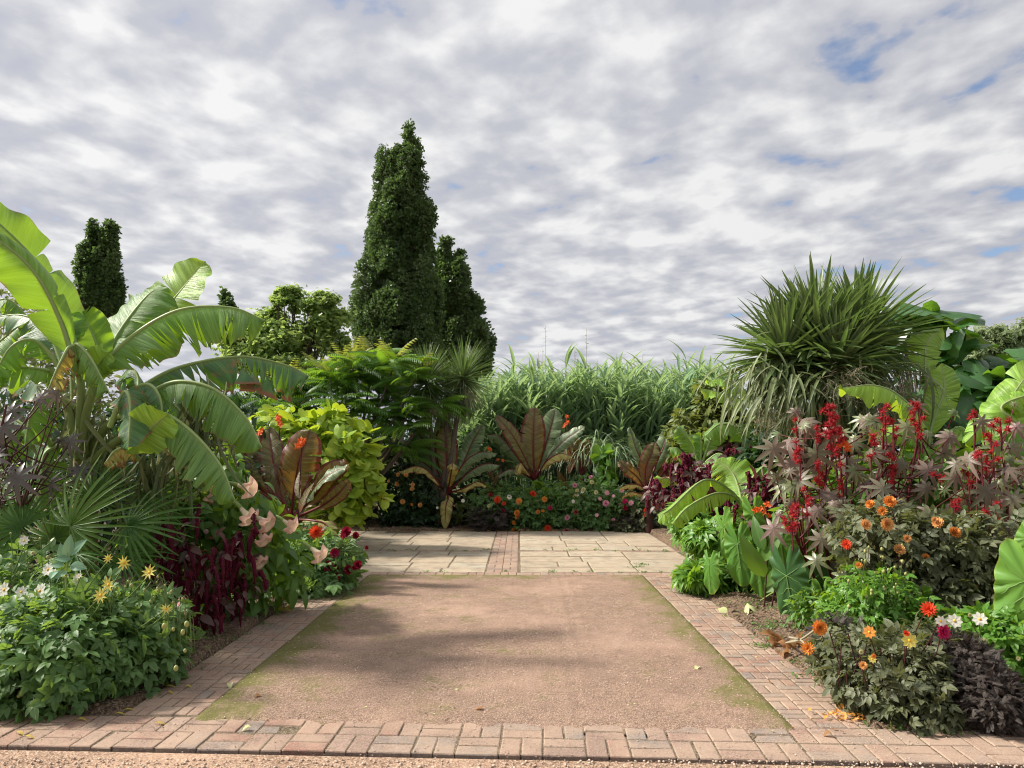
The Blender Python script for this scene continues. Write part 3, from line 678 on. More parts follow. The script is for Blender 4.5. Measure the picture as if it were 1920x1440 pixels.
# ================================================================== LEFT BED
# big banana
b = at(165, 860, 6.6); bb = (b[0], b[1], 0)
o = thing('banana_plant', 'tall green banana with huge paddle leaves, largest plant of the left bed', 'banana plant', bb)
pseudostem(o, [bb, at(160, 950, 6.6), at(155, 820, 6.6), at(150, 730, 6.55)], .13, .05, 'pstem')
mb = MB()
for q in ([(150, 860, 6.55), (120, 740, 6.5), (95, 690, 6.5)], [(155, 850, 6.5), (165, 760, 6.4), (200, 690, 6.4)], [(160, 860, 6.6), (200, 800, 6.5), (250, 750, 6.4)], [(150, 860, 6.6), (140, 780, 6.6), (135, 700, 6.7)], [(158, 880, 6.5), (215, 830, 6.4), (300, 780, 6.3)], [(150, 840, 6.5), (152, 740, 6.4), (150, 660, 6.4)]):
    mb.tube(spline([at(*p) for p in q], 8), np.linspace(.05, .02, 9), 7, .5)
mb.build('petiole', M['petiole'], o)
bl(o, [(150, 680, 6.5), (128, 600, 6.5), (75, 500, 6.4), (0, 420, 6.2), (-90, 350, 6.0)], .22, 'banana', 1, N0=(.65, -.55, .6), fold=12, curl=-20, tears=2, wr=1.0, wl=.8)
bl(o, [(140, 690, 6.3), (112, 600, 6.2), (60, 505, 6.0), (-20, 440, 5.8), (-110, 400, 5.6)], .25, 'banana', 2, N0=(.35, -.9, .35), fold=8, curl=-22, tears=1, wr=.5, wl=1.0, t0=.05)
bl(o, [(190, 690, 6.7), (225, 620, 6.8), (270, 560, 6.9), (302, 534, 7.0)], (.30), 'banana', 3, N0=(-.35, -.9, .2), fold=-4, curl=-15, tears=3, t0=.1)
bl(o, [(215, 690, 6.9), (270, 630, 7.0), (330, 555, 7.1), (385, 490, 7.2)], .31, 'banana_y', 4, N0=(-.3, -.95, .05), fold=8, curl=-10, tears=1, t0=.15, wr=.9)
bl(o, [(175, 715, 6.3), (235, 640, 6.2), (330, 582, 6.2), (430, 575, 6.2), (498, 600, 6.2)], .36, 'banana', 5, N0=(0, -.12, 1), fold=-58, curl=-18, ruffle=.05, tears=10, t0=.08, gap=.016)
bl(o, [(240, 740, 6.6), (330, 690, 6.8), (450, 668, 7.0), (540, 685, 7.1), (580, 705, 7.1)], .33, 'banana_old', 6, N0=(0, 0, 1), fold=-60, curl=-15, tears=12, gap=.05, t0=.05)
bl(o, [(265, 745, 6.4), (330, 715, 6.3), (400, 728, 6.2), (460, 780, 6.1), (492, 838, 6.0)], .30, 'banana', 7, N0=(.2, -.05, 1), fold=-62, curl=-14, ruffle=.03, tears=9, gap=.012, t0=.06)
bl(o, [(220, 780, 6.2), (290, 770, 6.0), (350, 800, 5.9), (410, 865, 5.8), (442, 938, 5.7)], .27, 'banana', 8, N0=(.25, -.05, 1), fold=-58, curl=-14, tears=7, gap=.012, t0=.2)
bl(o, [(235, 840, 6.0), (262, 820, 5.9), (290, 797, 5.85), (315, 777, 5.8)], .19, 'banana_y', 9, N0=(.1, -.9, -.35), fold=10, curl=-8, tears=0, t0=.02)
bl(o, [(205, 800, 6.0), (232, 735, 5.9), (244, 760, 5.8), (240, 845, 5.7)], .17, 'banana_old', 10, N0=(.1, -.6, .7), fold=-25, curl=-20, tears=7, gap=.04, t0=.2)
bl(o, [(150, 700, 6.2), (142, 645, 6.1), (170, 670, 6.0), (205, 735, 5.9)], .20, 'banana', 11, N0=(0, -.3, .9), fold=-60, curl=-10, tears=7, gap=.05, t0=.25)
bl(o, [(150, 720, 6.2), (135, 650, 6.1), (112, 680, 6.0), (85, 740, 5.9)], .14, 'ensete_y', 12, N0=(0, -.3, .9), fold=-60, curl=-10, tears=8, gap=.06, t0=.3)
bl(o, [(200, 700, 6.6), (175, 630, 6.6), (150, 585, 6.6)], .17, 'banana', 13, N0=(.2, -.9, .3), fold=20, curl=5, tears=1, t0=.1)
bl(o, [(110, 700, 6.6), (60, 690, 6.4), (-20, 690, 6.2), (-90, 730, 6.0)], .22, 'banana', 14, N0=(0, -.1, 1), fold=-40, curl=-20, tears=5, t0=.05)
bl(o, [(120, 690, 6.9), (90, 620, 7.0), (40, 590, 7.1), (-40, 600, 7.2)], .24, 'banana_old', 15, N0=(0, -.2, 1), fold=-45, curl=-15, tears=7, gap=.03, t0=.05)
bl(o, [(260, 860, 6.2), (240, 840, 6.0), (215, 845, 5.9), (195, 870, 5.8)], .14, 'ensete_y', 16, N0=(0, -.3, 1), fold=-50, curl=-15, tears=6, gap=.05, t0=.1)
bl(o, [(100, 840, 6.4), (70, 800, 6.2), (30, 810, 6.1), (0, 880, 6.0)], .19, 'banana', 17, N0=(0, -.3, 1), fold=-50, curl=-15, tears=3, t0=.1)
bl(o, [(130, 830, 6.4), (85, 850, 6.3), (78, 900, 6.2), (75, 960, 6.1)], .18, 'banana', 18, N0=(-.1, -.9, .3), fold=-20, curl=-15, tears=2, t0=.1)
bl(o, [(230, 790, 6.8), (260, 720, 7.0), (245, 690, 7.1), (215, 720, 7.2)], .22, 'banana_old', 19, N0=(.1, -.3, 1), fold=-50, curl=-15, tears=7, gap=.03, t0=.1)
bl(o, [(200, 760, 7.0), (300, 745, 7.2), (350, 790, 7.3), (360, 870, 7.4)], .24, 'banana_old', 20, N0=(.1, -.1, 1), fold=-55, curl=-15, tears=9, gap=.05, t0=.05)
bl(o, [(180, 720, 6.6), (220, 660, 6.7), (262, 640, 6.8), (300, 660, 6.9)], .22, 'banana_y', 21, N0=(0, -.2, 1), fold=-50, curl=-15, tears=8, gap=.03, t0=.1)
bl(o, [(120, 700, 6.4), (70, 640, 6.3), (20, 650, 6.2), (-20, 720, 6.1)], .20, 'banana', 22, N0=(0, -.2, 1), fold=-50, curl=-15, tears=6, gap=.02, t0=.1)
bl(o, [(210, 760, 6.3), (270, 720, 6.1), (300, 745, 6.0), (305, 810, 5.95)], .19, 'banana_old', 23, N0=(.1, -.2, 1), fold=-50, curl=-15, tears=8, gap=.04, t0=.1)
bl(o, [(140, 760, 6.2), (95, 740, 6.0), (60, 770, 5.9), (45, 840, 5.85)], .19, 'banana', 24, N0=(0, -.3, 1), fold=-45, curl=-15, tears=5, gap=.02, t0=.1)
bl(o, [(165, 740, 6.3), (182, 690, 6.2), (205, 660, 6.1)], .14, 'banana_y', 25, N0=(-.1, -.95, .1), fold=15, curl=-10, tears=1, t0=.15)
bl(o, [(250, 830, 6.4), (330, 810, 6.3), (380, 850, 6.25), (395, 910, 6.2)], .2, 'banana_old', 26, N0=(.1, -.2, 1), fold=-50, curl=-15, tears=9, gap=.04, t0=.1)
# hanging dry leaves
rs = np.random.RandomState(31); mb = MB()
for (px, py, n_) in ((290, 870, 60), (380, 770, 60), (190, 800, 40), (340, 830, 40)):
    c = at(px, py, 6.5); n = n_
    P = c + rs.normal(0, .12, (n, 3)); d = rs.normal(0, .35, (n, 3)) + (0, 0, -1)
    mb.add(blade('strap', .07, 6, 1, .5, .5, .02, .002), P, frames(d, rs.normal(0, 1, (n, 3))), rs.uniform(.25, .6, n), rs.random(n))
mb.build('dry_leaves', M['cordy_dry'], o)

# second, darker banana partly out of frame
b = (-5.6, 7.6, 0); o = thing('banana_plant', 'darker banana at the left edge, behind the tall one, with low torn leaves', 'banana plant', b)
pseudostem(o, [b, (-5.55, 7.6, .9), (-5.5, 7.6, 1.7)], .12, .06, 'pstem')
for i, q in enumerate(([(-60, 700, 7.5), (0, 640, 7.4), (60, 600, 7.3), (110, 640, 7.2)], [(-60, 740, 7.5), (0, 690, 7.3), (55, 700, 7.2), (100, 760, 7.0)], [(-90, 700, 7.6), (-50, 600, 7.6), (10, 560, 7.6), (60, 600, 7.6)], [(-60, 800, 7.4), (0, 780, 7.2), (50, 800, 7.1), (90, 860, 7.0)])):
    bl(o, q, .24, 'banana_old' if i % 2 else 'banana', 60 + i, N0=(0, -.2, 1), fold=-45, curl=-15, tears=7, gap=.02, t0=.05)

# left trees and dark fill behind the bananas
o, sb, rs = shrub('broadleaf_tree', 'bushy dark tree with olive leaves cut by the left edge, behind the banana', 'tree', (-8.6, 12.5), [(-8.7, 12.5, 2.3, 1.3, 1.2, 1.9), (-9.0, 12.7, 3.7, .9, .9, .75), (-7.6, 12.6, 2.6, .7, .8, 1.0)], 3800, LEAF_F, .13, 'golden', 41, nst=26, jit=.8)
sb.tube(spline([(-8.6, 12.5, 0), (-8.5, 12.5, 1.5), (-8.7, 12.5, 3)], 8), np.linspace(.16, .05, 9), 8); sb.build('trunk', M['bark'], o)
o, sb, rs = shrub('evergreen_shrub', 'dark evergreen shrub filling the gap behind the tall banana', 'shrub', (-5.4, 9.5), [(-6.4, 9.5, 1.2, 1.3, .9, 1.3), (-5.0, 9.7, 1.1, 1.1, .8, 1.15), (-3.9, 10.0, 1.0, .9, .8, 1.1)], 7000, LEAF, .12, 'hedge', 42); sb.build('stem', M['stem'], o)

# castor bean plants, left
def castor(name_label, base, specs, mat, seed, stems_=(), fruits=(), group=None):
    rs = np.random.RandomState(seed); o = thing('castor_bean_plant', name_label, 'castor bean plant', (base[0], base[1], 0), group)
    lm, sm = MB(), MB(); bpos = np.array((base[0], base[1], 0.0)); tops = [at(*s) for s in stems_]
    ribs = [(bpos, tp) for tp in tops] or [(bpos, bpos + (0, 0, 1.0))]
    for (a_, tp) in ribs:
        sm.tube(spline([a_, (a_ + tp) / 2 + rs.normal(0, .05, 3), tp], 8), np.linspace(.018, .008, 9), 7)
    lg = MB(); ex = []
    for sp in specs:
        for _ in range(3): ex.append((sp[0] + rs.normal(0, 32), sp[1] + rs.normal(12, 26), sp[2] + rs.uniform(.0, .35), sp[3] * rs.uniform(.35, .8)))
    ex = [q for q in ex if q[1] < 985 and not 1200 < q[0] < 1450]
    for ii, sp in enumerate(list(specs) + ex):
        px, py, Y, rpx = sp[:4]; face = sp[4] if len(sp) > 4 else None
        c = at(px, py, Y); s = .92 * rpx * Y / F
        nr = unit(np.array(face, float)) if face is not None else unit(np.array((rs.normal(-.45, .3), -.6 + rs.normal(0, .3), .8)))
        d = np.array((rs.normal(0, .5), -.3, -1.0)); rs_t = STAR_D if rs.random() < .5 else STAR
        (lg if rs.random() < (.15 if ii < len(specs) else .5) else lm).add(rs_t, [c], frames(d[None], nr[None]), np.array([s]), np.array([rs.random()]))
        a_, tp = ribs[rs.randint(len(ribs))]; f = rs.uniform(.55, .9); q = a_ * (1 - f) + tp * f
        if np.linalg.norm(q - c) > 1.2: q = c + (0, .3, -.3)
        sm.tube(spline([c + nr * -.005, (c + q) / 2 + (0, 0, -.04), q], 6), np.linspace(.004, .008, 7), 5)
    lm.build('foliage', M[mat], o); lg.build('green_foliage', M['castor_g'], o); sm.build('stem', M['dstem' if mat == 'castor_d' else 'rstem'], o)
    for fx in fruits:
        px, py, Y, hpx, wpx = fx; mbf = MB(); k = Y / F
        n = max(3, int(hpx * wpx / 115)); c0 = at(px, py, Y)
        rr_ = (5.6 if wpx > 14 else 5.0) * k
        P = c0 + np.stack([rs.uniform(-.5, .5, n) * wpx * k * .8, rs.uniform(-.5, .5, n) * wpx * k * .8, np.linspace(-.5, .5, n) * hpx * k], 1) + rs.normal(0, .012, (n, 3))
        mbf.add(sphere_t(.5, 5, 7), P, np.repeat(np.eye(3)[None], n, 0), np.full(n, rr_), rs.random(n))
        ns = 34; sp_ = blade('spike', .26, 1, 1, .3, .01, tipw=.02)
        d = unit(rs.normal(0, 1, (n * ns, 3)))
        mbf.add(sp_, np.repeat(P, ns, 0) + d * rr_ * .5, frames(d, rs.normal(0, 1, (n * ns, 3))), np.full(n * ns, rr_ * 1.25), rs.random(n * ns))
        mbf.tube([c0 - (0, 0, hpx * k * .5 + .02), c0 + (0, 0, hpx * k * .5)], .004, 5); sm2 = MB(); sm2.tube([c0 - (0, 0, hpx * k * .5 + .16), c0 - (0, 0, hpx * k * .5)], .006, 5); sm2.build('stalk', M['rstem'], o)
        mbf.build('fruit_cluster', M['fruit'], o)
    return o
castor('purple-leaved castor bean at the left edge in front of the banana stem', (-4.4, 5.9), [(32, 895, 5.6, 62, (-.1, -.9, .35)), (5, 800, 5.8, 60), (105, 740, 5.8, 40), (130, 828, 5.9, 42), (75, 745, 5.8, 40), (-15, 860, 5.6, 60), (95, 905, 5.9, 50), (150, 880, 6.0, 40), (20, 770, 6.0, 45)],
       'castor_d', 51, [(12, 760, 5.8), (90, 850, 5.9)])
mb = MB()

# fan palm
o = thing('fan_palm', 'low fan palm with stiff radiating green leaves beneath the left banana', 'palm', (-3.7, 6.2, 0)); rs = np.random.RandomState(52)
lm, sm = MB(), MB(); core = np.array((-3.75, 6.25, .35))
for (px, py, Y, L, d, nn) in ((133, 985, 5.7, .62, (.45, -.05, .8), (-.2, -.85, .35)), (240, 985, 5.9, .60, (.85, -.05, .3), (-.1, -.7, .7)), (40, 990, 5.8, .55, (-.8, -.1, .4), (.1, -.8, .5)), (175, 930, 6.3, .5, (.3, .2, .9), (-.1, -.9, .3)),
      (230, 1045, 5.8, .45, (.9, -.3, -.1), (0, -.5, .9)), (60, 930, 6.3, .5, (-.5, .2, .8), (.1, -.9, .3)), (140, 1040, 5.6, .4, (.2, -.8, -.2), (0, -.4, .9)), (270, 940, 6.4, .5, (.7, .2, .6), (0, -.8, .5)), (20, 1040, 5.7, .4, (-.6, -.5, .2), (0, -.5, .8)), (100, 1010, 6.4, .5, (-.1, .1, 1), (0, -1, .2))):
    c = at(px, py, Y); M_ = frames(np.array([d], float), np.array([nn], float)); lm.add(FAN, [c], M_, np.array([L]), np.array([rs.random()]))
    sm.tube(spline([core, (core + c) / 2 + (0, 0, .05), c], 6), .008, 5)
sword_head(lm, core + (.5, 0, -.1), 50, .45, .03, rs, (5, 60), blade('strap', .05, 5, 1, .3, .8, tipw=.002))
lm.build('foliage', M['fan'], o); sm.tube(spline([(-3.75, 6.25, 0), (-3.76, 6.25, .2), core], 4), .06, 8); sm.build('stem', M['petiole'], o)

# white dahlia and yellow dahlia bushes, near left
o, sb, rs = shrub('dahlia_bush', 'leafy dahlia with single white flowers at the left edge', 'dahlia', (-3.95, 5.5), [(-4.2, 5.55, .35, .5, .4, .42), (-3.75, 5.6, .42, .42, .35, .40), (-3.5, 5.7, .35, .35, .3, .42)], 1000, DAHL, .15, 'dahlia', 53, nst=20)
flowers_on(o, sb, [(8, 1106, 'sing_white', 26, 5.1), (40, 1110, 'sing_white', 20, 5.1), (75, 1108, 'sing_white', 25, 5.0), (55, 1120, 'sing_white', 22, 5.15), (8, 1140, 'sing_white', 22, 5.0), (90, 1068, 'sing_white', 22, 5.2), (147, 1088, 'sing_white', 24, 5.1), (52, 1160, 'sing_white', 20, 5.0), (49, 1177, 'sing_white', 21, 4.95), (45, 1014, 'sing_white', 17, 5.3), (100, 1075, 'sing_white', 16, 5.2), (62, 1037, 'cream' and 'ball_cream', 8, 5.2), (98, 1012, 'sing_white', 8, 5.3)], 5.1, rs, None)
q = [at(px, py, 5.25) for px, py in ((20, 1000), (50, 1035), (75, 1010), (90, 1045), (20, 1060), (60, 1060), (110, 1040), (35, 1075))]
buds(o, q, (.007, .013), rs)
for p_ in q: sb.tube([p_, p_ + (0.02, .05, -.35)], .003, 4)
sb.build('stem', M['stem'], o)
c0 = at(170, 1230, 4.9)
o, sb, rs = shrub('dahlia_bush', 'big leafy green dahlia with starry yellow flowers at the near left corner', 'dahlia', (-3.2, 5.0), [(-3.05, 4.98, .30, .58, .42, .34), (-3.0, 4.72, .2, .5, .25, .24), (-2.6, 5.15, .18, .24, .3, .22), (-3.75, 4.85, .22, .5, .38, .28), (-2.68, 5.35, .28, .28, .4, .30), (-3.1, 5.2, .40, .45, .35, .30), (-2.9, 5.6, .3, .3, .35, .32), (-4.3, 4.8, .2, .45, .35, .28)], 3900, DAHL, .13, 'dahlia', 54, nst=30, shell=.55, up=.5, droop=.3, jit=.7)
flowers_on(o, sb, [(233, 1055, 'star_yellow', 24), (203, 1047, 'star_yellow', 16), (280, 1073, 'star_yellow', 25), (204, 1096, 'star_yellow', 27, 4.8), (189, 1116, 'star_yellow', 26, 4.75), (311, 1142, 'star_yellow', 20), (148, 1080, 'sing_white', 10), (120, 1076, 'star_yellow', 15), (335, 1133, 'sing_pink', 9), (118, 1222, 'star_yellow', 10, 4.75)], 4.95, rs, None, .3)
bm = MB(); rsb = rs; BP = []
for i in range(46):
    px = rs.uniform(160, 350); py = 1150 - 75 * math.sin((px - 150) / 200 * 2.6) * rs.uniform(.3, 1.1) + rs.uniform(-5, 25); p_ = at(px, py, rs.uniform(4.9, 5.2)); BP.append(p_)
    q_ = p_ + (rs.uniform(.01, .03), 0, .015); sb.tube(spline([p_, q_ + (0, 0, .012), q_ + (.02, .02, -.05), q_ + (.03, .05, -.3)], 6), .0022, 4)
buds(o, BP, (.006, .012), rs)
Q2 = np.array([at(px, py, 4.55) for px, py in ((44, 1284), (62, 1290), (40, 1300), (35, 1305), (308, 1174), (343, 1185), (350, 1170), (347, 1220), (325, 1180), (330, 1253))])
buds(o, Q2, (.010, .016), rs); sb.build('stem', M['stem'], o)
# glaucous shoot
rs = np.random.RandomState(55); b = at(125, 1110, 4.95); o = thing('tobacco_shoot', 'pale blue-green shoot with smooth oval leaves rising behind the yellow dahlias', 'plant', (b[0], b[1], 0))
lm = MB(); 
for (px, py, L, d) in ((122, 1050, .12, (-.35, 0, .9)), (128, 1045, .15, (.05, -.1, 1)), (130, 1040, .15, (.6, -.1, .6)), (133, 1048, .10, (-.8, -.3, .1)), (132, 1060, .13, (.95, -.3, -.05)), (120, 1060, .09, (-.9, -.2, .1)), (126, 1070, .1, (-.4, -.6, -.3)), (105, 1070, .1, (.2, -.8, -.2))):
    lm.add(blade('ovate', .55, 6, 2, .1, .3), [at(px, py, 4.95)], frames(np.array([d], float), np.array([(.1, -.8, .5)])), np.array([L]), np.array([rs.random()]))
lm.build('foliage', M['nicot'], o); lm = MB(); lm.tube([(b[0], b[1], 0), at(126, 1035, 4.95)], .005, 6); lm.build('stem', M['calyx'], o)

# amaranths
def amaranth(label, base, boxes, Y, seed, nleaf=60, nt=14, lsize=.13, group=None, tl=.26):
    rs = np.random.RandomState(seed); o = thing('amaranth', label, 'amaranth', (base[0], base[1], 0), group)
    lm, sm = MB(), MB(); tops = []
    for (px, py, rx, ry) in boxes:
        c = at(px, py, Y); k = Y / F
        P = c + rs.normal(0, 1, (nleaf, 3)) * np.array((rx * k * .5, .12, ry * k * .5)); P = P[P[:, 2] > .06]
        d = unit(P - c) + rs.normal(0, .4, P.shape) + (0, -.2, -.5); lm.add(blade('ovate', .5, 5, 1, .12, .7), P, frames(d, rs.normal(0, .35, P.shape) + (-.1, -.4, .9)), rs.uniform(.6, 1.2, len(P)) * lsize, rs.random(len(P)))
        tip = c + (0, 0, ry * k * .5); sm.tube(spline([(base[0], base[1], 0), (np.array((base[0], base[1], 0)) + tip) / 2 + rs.normal(0, .04, 3), tip], 7), np.linspace(.016, .006, 8), 6)
        for i in range(nt):
            s0 = c + rs.normal(0, 1, 3) * np.array((rx * k * .5, .12, ry * k * .45)) + (0, 0, .05)
            L = rs.uniform(.5, 1.1) * tl; dx = rs.normal(0, .35, 2)
            pts = [s0, s0 + (dx[0] * L * .4, dx[1] * L * .3 - .02, L * .22), s0 + (dx[0] * L * .8, dx[1] * L * .6 - .04, -.15 * L), s0 + (dx[0] * L, dx[1] * L * .7 - .04, -.8 * L)]
            if pts[-1][2] < .03: continue
            S_ = spline(pts, 9); tm = MB(); rr_ = np.array([.005, .010, .014, .016, .016, .016, .015, .014, .011, .005]) * (1 + .25 * rs.normal(0, 1, 10)) * Y / 6.5
            tm.tube(S_, np.clip(rr_, .004, .03), 7, rs.random())
            n = 70; kk = rs.randint(1, 9, n); q = S_[kk] + rs.normal(0, .009, (n, 3)) * Y / 6.5; tm.add(sphere_t(1, 3, 4), q, np.repeat(np.eye(3)[None], n, 0), rs.uniform(.005, .010, n) * Y / 6.5, rs.random(n))
            tm.build('tassel', M['tassel'], o)
    lm.build('foliage', M['amar'], o); sm.build('stem', M['rstem'], o); return o
b = gp(378, 1200); amaranth('dark burgundy amaranth with drooping tassels beside the left brick edging', (b[0], b[1] + .1), [(345, 1030, 38, 60), (400, 1060, 50, 70), (375, 1140, 60, 60)], 6.35, 71, 26, 15)
b = gp(455, 1175); amaranth('burgundy amaranth with hanging tassels nearest the pink trumpet flowers', (b[0] - .1, b[1] + .1), [(455, 1060, 40, 55), (430, 1120, 40, 50), (330, 1090, 30, 50)], 6.7, 72, 22, 13)

# angel's trumpet shrub
o, sb, rs = shrub('angels_trumpet_shrub', 'shrub with pale pink hanging trumpet flowers in the left bed', 'shrub', (-3.2, 7.4), [pblob(400, 950, 7.2, 110, 75, .4), pblob(470, 1020, 7.2, 80, 80, .4), pblob(330, 900, 7.4, 60, 45, .3), pblob(520, 1060, 7.5, 60, 60, .35), pblob(440, 1100, 7.2, 70, 55, .3), pblob(380, 1010, 7.3, 90, 70, .4)], 1300, blade('ovate', .45, 5, 1, .12, .9), .17, 'brug', 73, nst=30, jit=.6, droop=.7, shell=.4)
for (px, py, tx, ty, Y) in ((318, 908, 330, 945, 6.9), (385, 905, 352, 938, 7.0), (365, 910, 400, 930, 7.0), (430, 905, 468, 918, 6.9), (440, 940, 465, 975, 6.8), (465, 960, 500, 985, 6.8), (520, 968, 545, 990, 6.9), (475, 985, 492, 1018, 6.8), (570, 1018, 600, 1045, 7.0), (465, 1030, 485, 1060, 6.9), (395, 965, 405, 985, 7.1), (300, 905, 322, 950, 6.9), (470, 1040, 450, 1075, 7.0)):
    a_, b_ = at(px, py, Y), at(tx, ty, Y - .12); L = np.linalg.norm(b_ - a_ + (0, .12, 0)) * 1.0 + .02; b_ = b_ + (0, .07, 0)
    flower(o, 'trumpet', a_, L, face=b_ - a_, rs=rs, name='flower')
sb.build('stem', M['stem'], o)

o, sb, rs = shrub('leafy_perennial', 'mixed green leaves between the fan palm and the angel trumpets', 'plant', (-3.7, 7.0), [pblob(330, 960, 6.9, 70, 60, .3), pblob(290, 1000, 6.7, 50, 50, .3), pblob(400, 880, 7.6, 60, 50, .3)], 700, blade('ovate', .42, 5, 1, .12, .8), .15, 'brug', 75, nst=18, shell=.2, jit=.8); sb.build('stem', M['stem'], o)
# low dahlia bush at the corner of the terrace, left
o, sb, rs = shrub('dahlia_bush', 'low dahlia with crimson flowers leaning over the left brick edge by the terrace', 'dahlia', (-2.95, 8.8), [pblob(560, 1075, 8.6, 85, 60, .45), pblob(620, 1050, 8.8, 50, 50, .4), pblob(500, 1100, 8.2, 60, 45, .35), pblob(610, 1090, 8.5, 50, 35, .35), pblob(545, 1020, 9, 60, 35, .4)], 1300, DAHL, .16, 'dahlia', 74, nst=20)
flowers_on(o, sb, [(650, 998, 'ball_crimson', 20), (668, 1004, 'ball_crimson', 14), (645, 1004, 'deco_crimson', 16), (593, 998, 'deco_red', 26), (627, 1036, 'deco_magenta', 18), (617, 1062, 'deco_magenta', 20), (632, 1063, 'ball_crimson', 12), (654, 1068, 'ball_crimson', 18), (672, 1059, 'ball_crimson', 17), (632, 1083, 'deco_magenta', 20), (688, 1027, 'ball_crimson', 8), (665, 1064, 'ball_crimson', 10)], 8.4, rs, None)
for _ in range(14): sb.tube(spline([at(rs.uniform(600, 640), rs.uniform(1040, 1080), 8.6), at(rs.uniform(630, 660), rs.uniform(1020, 1050), 8.5), at(rs.uniform(645, 690), rs.uniform(1005, 1065), 8.4)], 5), .005, 4)
fm = MB(); P_x = np.array([at(rs.uniform(600, 675), rs.uniform(1010, 1075), rs.uniform(8.3, 8.7)) for _ in range(70)]); fm.add(LEAF, P_x, frames(rs.normal(0, 1, (70, 3)) + (.4, 0, -.1), rs.normal(0, .3, (70, 3)) + (0, -.3, 1)), rs.uniform(.05, .1, 70), rs.random(70)); fm.build('leaf_spray', M['dahlia'], o)
sb.build('stem', M['stem'], o)

# red banana, left
def ensete(label, base, Y, leaves, seed, group=None, neck=None, ribr=.016):
    rs = np.random.RandomState(seed); o = thing('red_banana_plant', label, 'red banana', (base[0], base[1], 0), group)
    nk = at(*neck); pseudostem(o, [(base[0], base[1], 0), (np.array((base[0], base[1], 0)) + nk) / 2, nk], .06 * Y / 12 + .02, .04, 'ens_trunk')
    for i, (pts, w, mat, N0, kw) in enumerate(leaves):
        w *= .84; k = dict(fold=18, curl=-22, ruffle=.02, tears=2, shape=2.0, t0=.10, rib='ens_rib', ribr=ribr, gap=.012); k.update(kw)
        pts = [neck] + list(pts) if not kw.get('_own') else pts
        k.pop('_own', None)
        bl(o, pts, w, mat, seed * 10 + i, N0=N0, **k)
    return o
b = gp(548, 1010); ensete('red banana with a broad bronze-green backlit leaf above the pink trumpet flowers', (at(545, 1000, 9.4)[0], 9.4), 9.4, [
    ([(553, 910, 9.3), (562, 860, 9.2), (582, 805, 9.2)], .31, 'ensete', (-.05, -1, .05), dict(t0=.18)),
    ([(590, 930, 9.2), (620, 890, 9.1), (655, 868, 9.1)], .16, 'ensete', (.15, -.9, .4), dict(t0=.15, wl=1.1)),
    ([(575, 935, 9.3), (610, 895, 9.0), (655, 872, 9.0)], .14, 'ensete_g', (-.4, -.6, .6), dict(t0=.15)),
    ([(500, 900, 9.5), (487, 860, 9.6), (480, 810, 9.7)], .24, 'ensete', (.1, -1, 0), dict(t0=.12)),
    ([(520, 910, 9.5), (510, 850, 9.6), (505, 800, 9.8)], .20, 'ensete', (.3, -1, 0), dict(t0=.12)),
        ([(600, 950, 9.1), (635, 925, 9.0), (655, 900, 9.0)], .12, 'ensete', (.1, -.9, -.2), dict(t0=.3)),
    ([(580, 975, 9.1), (612, 985, 9.0), (628, 1030, 8.9)], .17, 'ensete_y', (0, -.6, .8), dict(t0=.2, fold=-20)),
    ([(500, 930, 9.2), (470, 920, 9.1), (445, 950, 9.0)], .18, 'ensete_g', (0, -.4, 1), dict(t0=.15, fold=-30))], 80, neck=(545, 975, 9.4))
o = thing('red_banana_plant', 'dark purple banana leaves behind the long green banana leaves', 'red banana', (at(430, 900, 9.6)[0], 9.6, 0)); pseudostem(o, [o.location, at(430, 930, 9.6)], .1, .05, 'ens_trunk')
for i, q in enumerate(([(430, 930, 9.6), (425, 880, 9.6), (415, 820, 9.6)], [(430, 930, 9.6), (450, 880, 9.6), (460, 850, 9.6)], [(430, 930, 9.6), (400, 900, 9.5), (380, 860, 9.5)])): bl(o, q, .2, 'castor_d', 900 + i, N0=(0, -1, .1), fold=15, curl=-20, tears=1, rib='ens_rib')
# cannas
def canna(label, base, tops, Y, seed, leafmat_='ensete', sz=None, group=None):
    rs = np.random.RandomState(seed); o = thing('canna', label, 'canna', (base[0], base[1], 0), group); sm = MB()
    for (px, py, d) in tops:
        tp = at(px, py, Y); bb_ = np.array((base[0] + rs.normal(0, .05), base[1], 0)); sm.tube(spline([bb_, (bb_ + tp) / 2 + rs.normal(0, .04, 3), tp], 6), .008, 5)
        for j in range(2 if d < 24 else 3): flower(o, 'canna', tp + rs.normal(0, .25, 3) * d * Y / F * (1, .5, 1), d * .45 * Y / F, rs=rs)
        n = 4; f = rs.uniform(.25, .75, n)
    sm.build('stem', M['dstem'], o); lm = MB()
    P = np.array([np.array((base[0], base[1], 0)) * (1 - f) + at(*tops[0][:2], Y) * f for f in (.2, .35, .5, .6)]); lm.add(blade('ovate', .38, 8, 2, .1, .5), P, frames(np.array([(.6, -.2, .9), (-.6, -.3, .8), (.3, -.4, 1), (-.3, .2, 1)]), np.array([(-.5, -.6, .3)] * 4)), np.array([.5, .5, .42, .36]), rs.random(4)); lm.build('foliage', M[leafmat_], o)
    return o
canna('orange canna with three flower heads beside the golden catalpa', (at(520, 980, 9.9)[0], 9.9), [(525, 790, 24), (492, 812, 22)], 9.7, 83)
canna('orange canna blooming in front of the bronze banana leaf', (at(560, 980, 9.0)[0], 9.0), [(566, 828, 30)], 8.9, 84)
